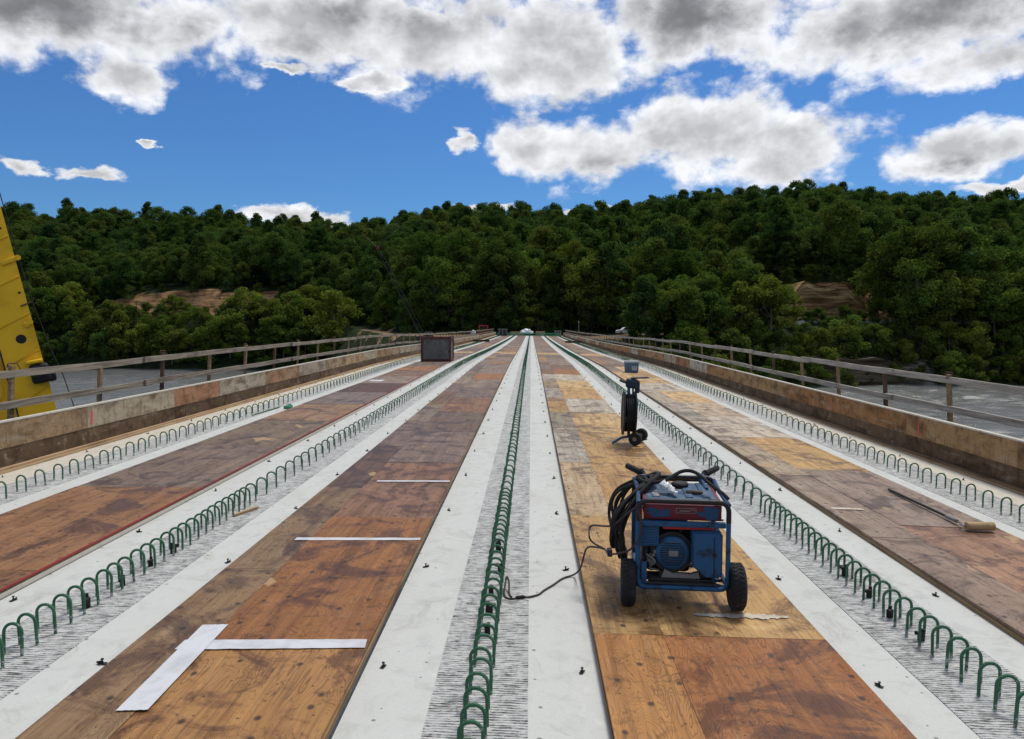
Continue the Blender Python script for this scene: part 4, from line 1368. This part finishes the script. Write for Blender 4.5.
# white tarp bundle
bm = bmesh.new(); bmesh.ops.create_icosphere(bm, subdivisions=4, radius=1)
for v in bm.verts:
    d = mnoise.fractal(v.co * 2.2, .6, 2.2, 4)
    v.co = Vector((v.co.x * 1.05, v.co.y * .8, max(v.co.z, -.15) * .72)) * (1 + .22 * d)
tag(MB().addbm(bm, smooth_=True).obj('tarpaulin', WHITE, None, (-.75, 124.0, zd(0, 124) + .42)), 'white tarpaulin bundle at the far end of the centre girder', 'tarpaulin')
# red welding frame machine
rx_, ry_ = -8.2, 128.0
root = thing('red_machine', 'small red framed machine standing beyond the far left end of the deck', 'machine', (rx_, ry_, -1.15))
fb = MB()
for sx in (-1, 1):
    for sy in (-1, 1):
        fb.box((sx * .72, sy * .5, 1.0), (.14, .12, 2.0))
for sy in (-1, 1):
    fb.box((0, sy * .5, 1.93), (1.3, .12, .16)); fb.box((0, sy * .5, .9), (1.3, .12, .12))
fb.obj('frame', RED, root)
MB().bbox((0, 0, .5), (1.2, .8, .8), .05).obj('engine_housing', RUSTRED, root)
MB().bbox((.1, 0, 1.3), (.5, .5, .7), .05).obj('control_box', BLACK, root)
bm = bmesh.new(); bmesh.ops.create_icosphere(bm, subdivisions=3, radius=.5)
for v in bm.verts:
    v.co = v.co * (1 + .2 * mnoise.noise(v.co * 3)); v.co.z *= .9
tag(MB().addbm(bm, smooth_=True).obj('sack', WHITE, None, (-9.9, 127.5, -.45)), 'pale sack standing left of the red machine at the far end', 'sack')
# boxes
def crate_box(x, y, w_, d_, h_, m_, label, name='pallet_box', zz=None):
    z = zd(x, y) + PT if zz is None else zz
    root = thing(name, label, 'box', (x, y, z))
    MB().bbox((0, 0, h_ * .5), (w_, d_, h_ * .9), .02).obj('body', m_, root)
    lb = MB()
    for k in range(3):
        lb.box((-w_ * .4 + k * w_ * .4, -d_ / 2 - .012, h_ * .5), (.08, .02, h_))
    lb.box((0, 0, h_ * .975), (w_ * 1.04, d_ * 1.04, h_ * .05))
    lb.obj('batten', TIMBER_TAN if m_ is CARDB else GREYSTEEL, root)
crate_box(-4.3, 113, 1.35, 1.1, 1.1, BLACK, 'dark grey box on the far deck left of the green cage', 'tool_box')
crate_box(-2.7, 126.3, 1.5, .9, 1.15, CARDB, 'large brown wooden box beyond the cage, left of the tarpaulin', zz=-1.4)
crate_box(-1.95 + .2, 127.4, .9, .9, 1.0, CARDB, 'small brown wooden box just left of the white tarpaulin', zz=-1.3)
crate_box(1.6, 126.4, 1.5, .9, 1.2, CARDB, 'brown wooden box just right of the white tarpaulin', zz=-1.4)
crate_box(4.6, 127, 1.2, .9, 1.3, RUSTRED, 'reddish box beyond the far right end of the deck', zz=-1.4)
# small poles at the end
tag(MB().tube([(0, 0, 0), (0, 0, 2.9)], .06, 8).box((0, 0, 2.7), (.3, .05, .3)).obj('marker_post', TIMBER, None, (8.6, 134, -1.3)), 'thin pale marker post standing beyond the right end of the deck', 'post')

# parked car far away
root = thing('parked_car', 'small white car parked on the dirt track beyond the right railing', 'car', (19.3, 150, -1.15), R(8))
body = [(-2.1, .35), (-2.15, .75), (-1.9, .88), (-1.15, .98), (-.55, 1.42), (.8, 1.45), (1.5, 1.0), (2.1, .85), (2.15, .4), (2.0, .3), (-2.0, .28)]
MB().prism(body, 'y', -.82, .82).obj('body', WHITE, root)
MB().prism([(-1.0, 1.0), (-.52, 1.36), (.76, 1.39), (1.35, 1.02)], 'y', -.826, .826).obj('window_glass', GLASS, root)
for x in (-1.35, 1.3):
    for y in (-.72, .72):
        w_ = MB().lathe([(.2, -.11), (.3, -.11), (.33, -.07), (.33, .07), (.3, .11), (.2, .11)], (0, 0, 0), 'y', 20).obj('wheel', RUBBER, root, (x, y, .33))
        MB().lathe([(.19, -.115), (.1, -.1), (.1, .1), (.19, .115)], (0, 0, 0), 'y', 14).obj('rim', GREYSTEEL, w_)
for y in (-.6, .6):
    MB().bbox((-2.13, y, .7), (.06, .3, .14), .02).obj('headlight', LID, root)

# white concrete kerb line along the cut road
kb = MB()
for k in range(12):
    x = 55 + k * 2.0; y = float(bank_y(x)) + 22
    kb.box((x, y, float(bench_z(x)) + .5), (1.9, .4, .8))
tag(kb.obj('road_barrier', CONC), 'pale low road barrier at the foot of the sandstone cut', 'barrier')

# ------------------------------------------------------------------ yellow boom
root = thing('yellow_boom', 'tall leaning yellow steel boom rising beyond the left railing', 'crane boom', (-7.58, 14.99, -9.5))
root.rotation_euler = (0, R(-11.1), .6)
LB = 19.5
mb = MB()
mb.prism([(-.62, 0), (0, 0), (.0, .75), (-.62, .75)], 'z', 0, LB)
mb.obj('front_beam', YELLOW, root)
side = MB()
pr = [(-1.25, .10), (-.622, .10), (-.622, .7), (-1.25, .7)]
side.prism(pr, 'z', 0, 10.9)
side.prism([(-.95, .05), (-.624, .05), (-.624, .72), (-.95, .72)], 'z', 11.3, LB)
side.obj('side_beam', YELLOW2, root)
MB().tube([(-.625, -.006, 0), (-.625, -.006, 11.0), (-.66, -.006, 11.6), (-.72, -.006, LB)], .014, 6).obj('edge_seam', BLACK, root)
for z in (8.4, 9.3, 10.08, 10.8, 11.5, 12.2, 12.95, 13.7, 14.5, 15.3):
    MB().tube([(-.58, -.012, z - .1), (-.02, -.012, z + .1)], .017, 6).obj('weld_rib', YELLOW, root)
MB().lathe([(.085, -.004), (.085, -.002)], (-.25, 0, 11.15), 'y', 24).obj('access_hole', PLUG, root)
for x, z in ((-.08, 12.0), (-.1, 13.2), (-.1, 9.55)):
    MB().lathe([(.022, -.012), (.022, -.002)], (x, 0, z), 'y', 10).obj('bolt', BLACK, root)
for z, l in ((12.6, .30), (11.4, .10)):
    MB().bbox((-.10, -.04, z), (l, .05, .09), .02, Matrix.Rotation(R(-14), 3, 'Y')).lathe([(.05, -.075), (.05, -.01)], (l * .42 - .08, 0, z + .035), 'y', 12).obj('lug', YELLOW, root)
MB().tube([(-.12, -.03, 11.75), (.08, -.03, 11.8)], .014, 6).obj('bracket', RUST, root)
MB().bbox((-.10, -.08, 10.46), (.32, .30, .36), .06, None, 3).bbox((.06, -.05, 10.40), (.16, .26, .26), .05).lathe([(.1, -.3), (.1, -.2)], (-.14, 0, 10.5), 'y', 16).obj('hydraulic_motor', PLUG, root)
MB().bbox((-.14, -.1, 10.70), (.26, .24, .06), .02).obj('motor_bracket', YELLOW, root)
MB().tube(curve_pts([(.03, .1, LB), (.05, .05, 13), (.16, .0, 11.0), (.26, -.02, 10.2), (.30, .0, 8.4), (.32, .1, 0.3)], 6), .009, 6).obj('cable', PLUG, root)
MB().lathe([(.16, -.12), (.16, .0), (.1, .02)], (-.90, .1, 10.75), 'y', 20).lathe([(.25, -.03), (.25, .05)], (-1.0, .1, 10.3), 'y', 24).obj('pivot_boss', YELLOW, root)
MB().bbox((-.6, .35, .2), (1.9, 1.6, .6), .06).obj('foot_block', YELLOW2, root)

# thin lattice crane behind the left railing
A = Vector((-15.0, 105, -1.2)); T = Vector((-21.6, 105, 11.8))
root = thing('lattice_crane', 'thin dark lattice crane boom against the trees above the left railing', 'crane', tuple(A))
ax = (T - A); L = ax.length; u = ax.normalized(); s1 = u.cross(Vector((0, 1, 0))).normalized(); s2 = Vector((0, 1, 0))
lb = MB(); 
for a, b_ in ((-1, -1), (1, -1), (1, 1), (-1, 1)):
    lb.tube([s1 * a * .27 + s2 * b_ * .27, u * (L * .85) + s1 * a * .22 + s2 * b_ * .22, u * L], .02, 4)
n = 22
for k in range(n):
    t0, t1 = k / n * .85 * L, (k + 1) / n * .85 * L
    q = 1 if k % 2 else -1
    lb.tube([u * t0 + s1 * .28 * q - s2 * .28, u * t1 - s1 * .28 * q - s2 * .28], .025, 4)
    lb.tube([u * t0 + s1 * .28 - s2 * .28 * q, u * t1 + s1 * .28 + s2 * .28 * q], .025, 4)
lb.obj('boom', BLACK, root)
MB().bbox(tuple(u * (L + .1)), (.42, .4, .55), .08).obj('boom_head', MAROON, root)
MB().tube([u * L, Vector((-18.5, 105, 15.5)) - A], .06, 5).tube([u * L, Vector((-23.9, 105, 14.0)) - A], .035, 5).obj('jib', BLACK, root)
MB().bbox((0, 0, .2), (2.2, 2.4, 1.0), .1).bbox((.4, 0, .95), (1.2, 1.4, .6), .08).obj('crane_base', BLACK, root)

# ------------------------------------------------------------------ trees
def leaf_mat():
    m, nt, _ = mat('foliage')
    nt.nodes.clear()
    oi = nd(nt, 'ShaderNodeObjectInfo')
    vc = nd(nt, 'ShaderNodeVertexColor', layer_name='tone')
    base = ramp(nt, oi.outputs['Random'], [(0, (.042, .076, .022)), (.3, (.064, .102, .026)), (.5, (.100, .132, .032)), (.62, (.076, .112, .034)), (.8, (.062, .108, .026)), (1, (.040, .080, .030))])
    c = mix(nt, 1.0, mix(nt, 1.0, base, oi.outputs['Color'], 'MULTIPLY'), vc.outputs[0], 'MULTIPLY')
    d = nd(nt, 'ShaderNodeBsdfDiffuse', {'Color': c})
    tr = nd(nt, 'ShaderNodeBsdfTranslucent', {'Color': mix(nt, 1.0, c, (1.1, 1.25, .7), 'MULTIPLY')})
    ms = nd(nt, 'ShaderNodeMixShader', {0: .40, 1: d.outputs[0], 2: tr.outputs[0]})
    nd(nt, 'ShaderNodeOutputMaterial', {0: ms.outputs[0]})
    return m


LEAF = leaf_mat()
m, nt, b = mat('bark')
v, _ = objvec(nt)
bn = noise_n(nt, vmul(nt, v, (6, 6, 1)), 1.0, 5, .6).outputs[0]
setc(nt, b, mix(nt, bn, (.07, .058, .045), (.19, .17, .14)), .95, bump=bn, strength=.5, dist=.05, spec=.1)
BARK = m


def crown_mesh(name, seed, h, r, base, shape, nclump, nleaf, leaf):
    rs = np.random.RandomState(seed)
    C, cr = [], []
    tries = 0
    while len(C) < nclump and tries < 6000:
        tries += 1
        u = rs.rand() ** .8
        z = base + (h - base) * u
        if shape == 'round':
            pr = math.sqrt(max(0, 1 - (2 * (.08 + .92 * u) - 1) ** 2)) ** .8
        elif shape == 'oval':
            pr = (math.sin(math.pi * min(1, .12 + .86 * u))) ** .7 * .85
        elif shape == 'bush':
            pr = math.sqrt(max(0, 1 - u ** 2.2))
        else:
            pr = (1 - .75 * u) * (.7 + .3 * math.sin(u * 19))
        a = rs.rand() * 2 * math.pi
        rad = r * pr * math.sqrt(rs.rand()) * (.75 + .5 * rs.rand())
        C.append((rad * math.cos(a), rad * math.sin(a), z)); cr.append(r * rs.uniform(.20, .36))
    C = np.array(C); cr = np.array(cr)
    V, T = [], []
    tone = rs.uniform(.72, 1.3, len(C))
    yel = rs.uniform(.9, 1.15, len(C))
    for i in range(len(C)):
        n = int(nleaf * (cr[i] / (r * .28)) ** 2)
        d = rs.normal(size=(n, 3)); d /= np.linalg.norm(d, axis=1)[:, None]
        rad = cr[i] * (rs.rand(n) ** .42)
        p = C[i] + d * rad[:, None] * np.array([1, 1, .72])
        nrm = d * .6 + rs.normal(size=(n, 3)) * .55 + np.array([0, 0, .45])
        nrm /= np.linalg.norm(nrm, axis=1)[:, None]
        t = np.cross(nrm, rs.normal(size=(n, 3))); t /= np.linalg.norm(t, axis=1)[:, None]
        w = np.cross(nrm, t)
        s = leaf * rs.uniform(.55, 1.25, n)[:, None]
        quad = np.stack([p - t * s, p - w * s * .55 + t * s * .1, p + t * s, p + w * s * .55 - t * s * .1], 1)
        V.append(quad.reshape(-1, 3))
        tt = tone[i] * rs.uniform(.8, 1.2, n)
        col = np.stack([tt * yel[i], tt, tt * .95, np.ones(n)], 1)
        T.append(np.repeat(col, 4, 0))
    V = np.concatenate(V); T = np.concatenate(T)
    nq = len(V) // 4
    me = bpy.data.meshes.new(name)
    me.vertices.add(len(V)); me.vertices.foreach_set('co', V.ravel())
    me.loops.add(nq * 4); me.loops.foreach_set('vertex_index', np.arange(nq * 4))
    me.polygons.add(nq); me.polygons.foreach_set('loop_start', np.arange(nq) * 4); me.polygons.foreach_set('loop_total', np.full(nq, 4))
    me.update(calc_edges=True)
    ca = me.color_attributes.new('tone', 'FLOAT_COLOR', 'POINT')
    ca.data.foreach_set('color', T.ravel())
    me.materials.append(LEAF)
    return me, C


def trunk_mesh(seed, h, r, base, C):
    rg = random.Random(seed); mb = MB()
    top = base + (h - base) * .75
    pts = [(0, 0, -1.0)]
    x = y = 0
    for k in range(1, 7):
        x += rg.uniform(-.18, .18); y += rg.uniform(-.18, .18)
        pts.append((x, y, top * k / 6))
    mb.tube(curve_pts(pts, 2), [r * (1 - .8 * k / 12) for k in range(13)], 7)
    for k in range(8):
        c = C[rg.randrange(len(C))]
        t = rg.uniform(.35, .8); i = min(5, int(t * 6)); a = pts[i + 1]
        mid = ((a[0] + c[0]) / 2, (a[1] + c[1]) / 2, (a[2] + c[2]) / 2 - .2)
        mb.tube([a, mid, tuple(c)], [r * .4, r * .26, r * .1], 5)
    return mb.mesh('trunk', BARK)


PROTO = []
spec = [('round', 17, 6.6, 3.5), ('round', 19, 6.0, 5.0), ('oval', 20, 5.2, 3.5), ('round', 16, 7.0, 2.5), ('oval', 18, 5.8, 2.5), ('tall', 19, 5.4, 2.5),
        ('bush', 9.5, 5.0, .2), ('bush', 8, 4.6, .1), ('oval', 12, 4.2, .8), ('round', 12.5, 5.4, 1.0)]
for i, (shp, h, r, base) in enumerate(spec):
    cm_, C = crown_mesh('crown', 100 + i, h, r, base, shp, 58 if shp != 'bush' else 44, 100, .36 if shp != 'bush' else .30)
    PROTO.append((cm_, trunk_mesh(i, h, .26 if h > 12 else .17, base, C), h))


def tree(x, y, kind, s, label, group, name, z=None):
    z = float(H(np.array(x), np.array(y))) if z is None else z
    t = thing(name, label, 'tree', (x, y, z - .3), random.uniform(0, 6.28), group)
    t.scale = (s * random.uniform(.92, 1.1), s * random.uniform(.92, 1.1), s * random.uniform(.92, 1.08))
    cr_ = link('crown', PROTO[kind][0], t)
    v_ = random.uniform(.8, 1.2)
    if 'bank' in group: cr_.color = (1.35 * v_, 1.2 * v_, .95 * v_, 1)
    else: cr_.color = (random.uniform(.9, 1.2) * v_, v_, random.uniform(.75, 1.05) * v_, 1)
    link('trunk', PROTO[kind][1], t)
    return t


rg = random.Random(31)
random.seed(5)
count = 0
# left river bank: bushy trees in rows down to the water
for row, (d0, s0) in enumerate(((-2.0, .85), (4.0, 1.0), (10.5, .92))):
    x = -168 + row
    while x < (-42 if row < 2 else -50):
        d = d0 + rg.uniform(-1.6, 1.6)
        y = float(bank_y(x)) + d
        q = s0 * rg.uniform(.75, 1.2)
        if -122 < x < -60:
            if row == 2: q *= .5
            if row == 1: q *= .72
        tree(x, y, rg.choice([6, 6, 7, 9, 8]), q, 'bushy green tree on the low left bank between the river and the bare cut', 'bushy trees on the left river bank', 'bushy_tree'); count += 1
        x += rg.uniform(3.6, 5.4)
# right river bank: larger trees down to the water
for row, d0 in enumerate((-3.2, .8, 5.5, 11.0, 17.0)):
    x = 18 + row * 1.2
    while x < 140:
        d = d0 + rg.uniform(-1.8, 1.8)
        y = float(bank_y(x)) + d
        gap = 46 < x < 70
        step = rg.uniform(5.0, 7.2) if row > 1 else rg.uniform(3.6, 5.2)
        if not (row == 4 and gap):
            if gap:
                kind, q = rg.choice([6, 7]), rg.uniform(.35, .55) if row >= 2 else rg.uniform(.5, .75)
            elif x < 53:
                kind, q = rg.choice([8, 9, 9, 8, 6]), rg.uniform(.8, 1.0)
            else:
                kind, q = rg.choice([0, 3, 9, 8, 4, 1]), rg.uniform(.75, 1.05)
            if row < 2: kind, q = rg.choice([6, 7, 7]), rg.uniform(.5, .85) * (.55 if row == 0 and 56 < x < 72 else 1)
            tree(x, y, kind, q, 'leafy green tree on the right bank between the river and the sandstone cut', 'leafy trees on the right river bank', 'leafy_tree'); count += 1
        x += step
# shrubs overhanging both bare cuts
for x, dd in ((53, 31), (55.5, 28), (59, 32.5), (64, 32.5), (70, 32), (74, 30.5), (77, 28), (61, 25), (72, 24.5), (-118, 31), (-108, 32.5), (-98, 32), (-88, 32.5), (-78, 31.5), (-70, 30), (-104, 25), (-95, 24), (-84, 25.5), (-74, 25)):
    tree(x, float(bank_y(x)) + dd, rg.choice([6, 7]), rg.uniform(.28, .5), 'small shrub growing on the edge of a bare earth cut on the hillside', 'shrubs around the bare cuts', 'shrub'); count += 1
# shrubs closing the foot of the forest beyond the end of the deck
for k in range(30):
    x = -46 + k * 3.2 + rg.uniform(-1.2, 1.2)
    y = float(bank_y(x)) + 27 + rg.uniform(0, 6)
    tree(x, y, rg.choice([6, 7]), rg.uniform(.55, .9), 'dark shrub at the foot of the forest straight beyond the end of the deck', 'shrubs at the forest edge beyond the deck', 'shrub'); count += 1
# hillside forest
pts = []
for Y in np.arange(132, 354, 5.6):
    for X in np.arange(-430, 430, 5.6):
        x = X + rg.uniform(-3.6, 3.6); y = Y + rg.uniform(-3.6, 3.6)
        if abs(x) > y * 1.25 + 20: continue
        d = y - float(bank_y(x))
        c_ = float(cut_h(x))
        if d < (-2 if abs(x) > 172 else 34 if c_ > 4 else 27): continue
        if -14 < x < 14 and d < 30: continue
        pts.append((y + abs(x) * .25 + (400 if abs(x) > y * .8 else 0), x, y))
pts.sort()
near, farp = pts[:300 - count], pts[300 - count:]
for _, x, y in near:
    kind = rg.choice([0, 1, 2, 3, 4, 5, 9])
    tree(x, y, kind, rg.choice([.5, .62, .7, .78, .86, .96]), 'tall broadleaf tree at the foot of the wooded hillside beyond the bridge', 'trees at the foot of the wooded hillside', 'forest_tree')
# the rest of the hillside reads as one wood
FK = [0, 1, 2, 3, 4, 9]
n = len(farp)
co = np.array([(x, y, float(H(np.array(x), np.array(y))) - .5) for _, x, y in farp])
fm = bpy.data.meshes.new('forest')
fm.from_pydata(co.tolist(), [], [])
rs = np.random.RandomState(8)
a = fm.attributes.new('kindex', 'INT', 'POINT'); a.data.foreach_set('value', rs.randint(0, len(FK), n).astype(np.int32))
a = fm.attributes.new('size', 'FLOAT', 'POINT'); a.data.foreach_set('value', rs.choice([.42, .52, .62, .70, .78, .9], n) * rs.uniform(.93, 1.07, n).astype(np.float32))
a = fm.attributes.new('spin', 'FLOAT', 'POINT'); a.data.foreach_set('value', rs.uniform(0, 6.28, n).astype(np.float32))
fo = link('forest', fm)
fo['kind'] = 'stuff'
tag(fo, 'dense dark green wood covering the hillside up to the ridge', 'forest')
src = []
for k in FK:
    src.append(next(o for o in bpy.data.objects if o.name.startswith('crown') and o.data == PROTO[k][0]))
ng = bpy.data.node_groups.new('forest_scatter', 'GeometryNodeTree')
ng.interface.new_socket('Geometry', in_out='INPUT', socket_type='NodeSocketGeometry')
ng.interface.new_socket('Geometry', in_out='OUTPUT', socket_type='NodeSocketGeometry')
gi_ = ng.nodes.new('NodeGroupInput'); go_ = ng.nodes.new('NodeGroupOutput')
g2i = ng.nodes.new('GeometryNodeGeometryToInstance')
for s_ in src[::-1]:
    oi = ng.nodes.new('GeometryNodeObjectInfo'); oi.inputs['Object'].default_value = s_; oi.transform_space = 'ORIGINAL'
    oi.inputs['As Instance'].default_value = False
    gt = ng.nodes.new('GeometryNodeGeometryToInstance')
    ng.links.new(oi.outputs['Geometry'], gt.inputs[0])
    if s_ == src[-1]:
        jn = ng.nodes.new('GeometryNodeJoinGeometry')
    ng.links.new(gt.outputs[0], jn.inputs[0])
iop = ng.nodes.new('GeometryNodeInstanceOnPoints')
ng.links.new(gi_.outputs[0], iop.inputs['Points'])
ng.links.new(jn.outputs[0], iop.inputs['Instance'])
iop.inputs['Pick Instance'].default_value = True
def named(nm, typ):
    n_ = ng.nodes.new('GeometryNodeInputNamedAttribute'); n_.data_type = typ; n_.inputs[0].default_value = nm
    return next(s for s in n_.outputs if s.enabled and s.name == 'Attribute')
ng.links.new(named('kindex', 'INT'), iop.inputs['Instance Index'])
cx_ = ng.nodes.new('ShaderNodeCombineXYZ'); ng.links.new(named('spin', 'FLOAT'), cx_.inputs[2])
ng.links.new(cx_.outputs[0], iop.inputs['Rotation'])
ng.links.new(named('size', 'FLOAT'), iop.inputs['Scale'])
ng.links.new(iop.outputs[0], go_.inputs[0])
md = fo.modifiers.new('scatter', 'NODES'); md.node_group = ng
print('trees', count + len(near), 'far', n)
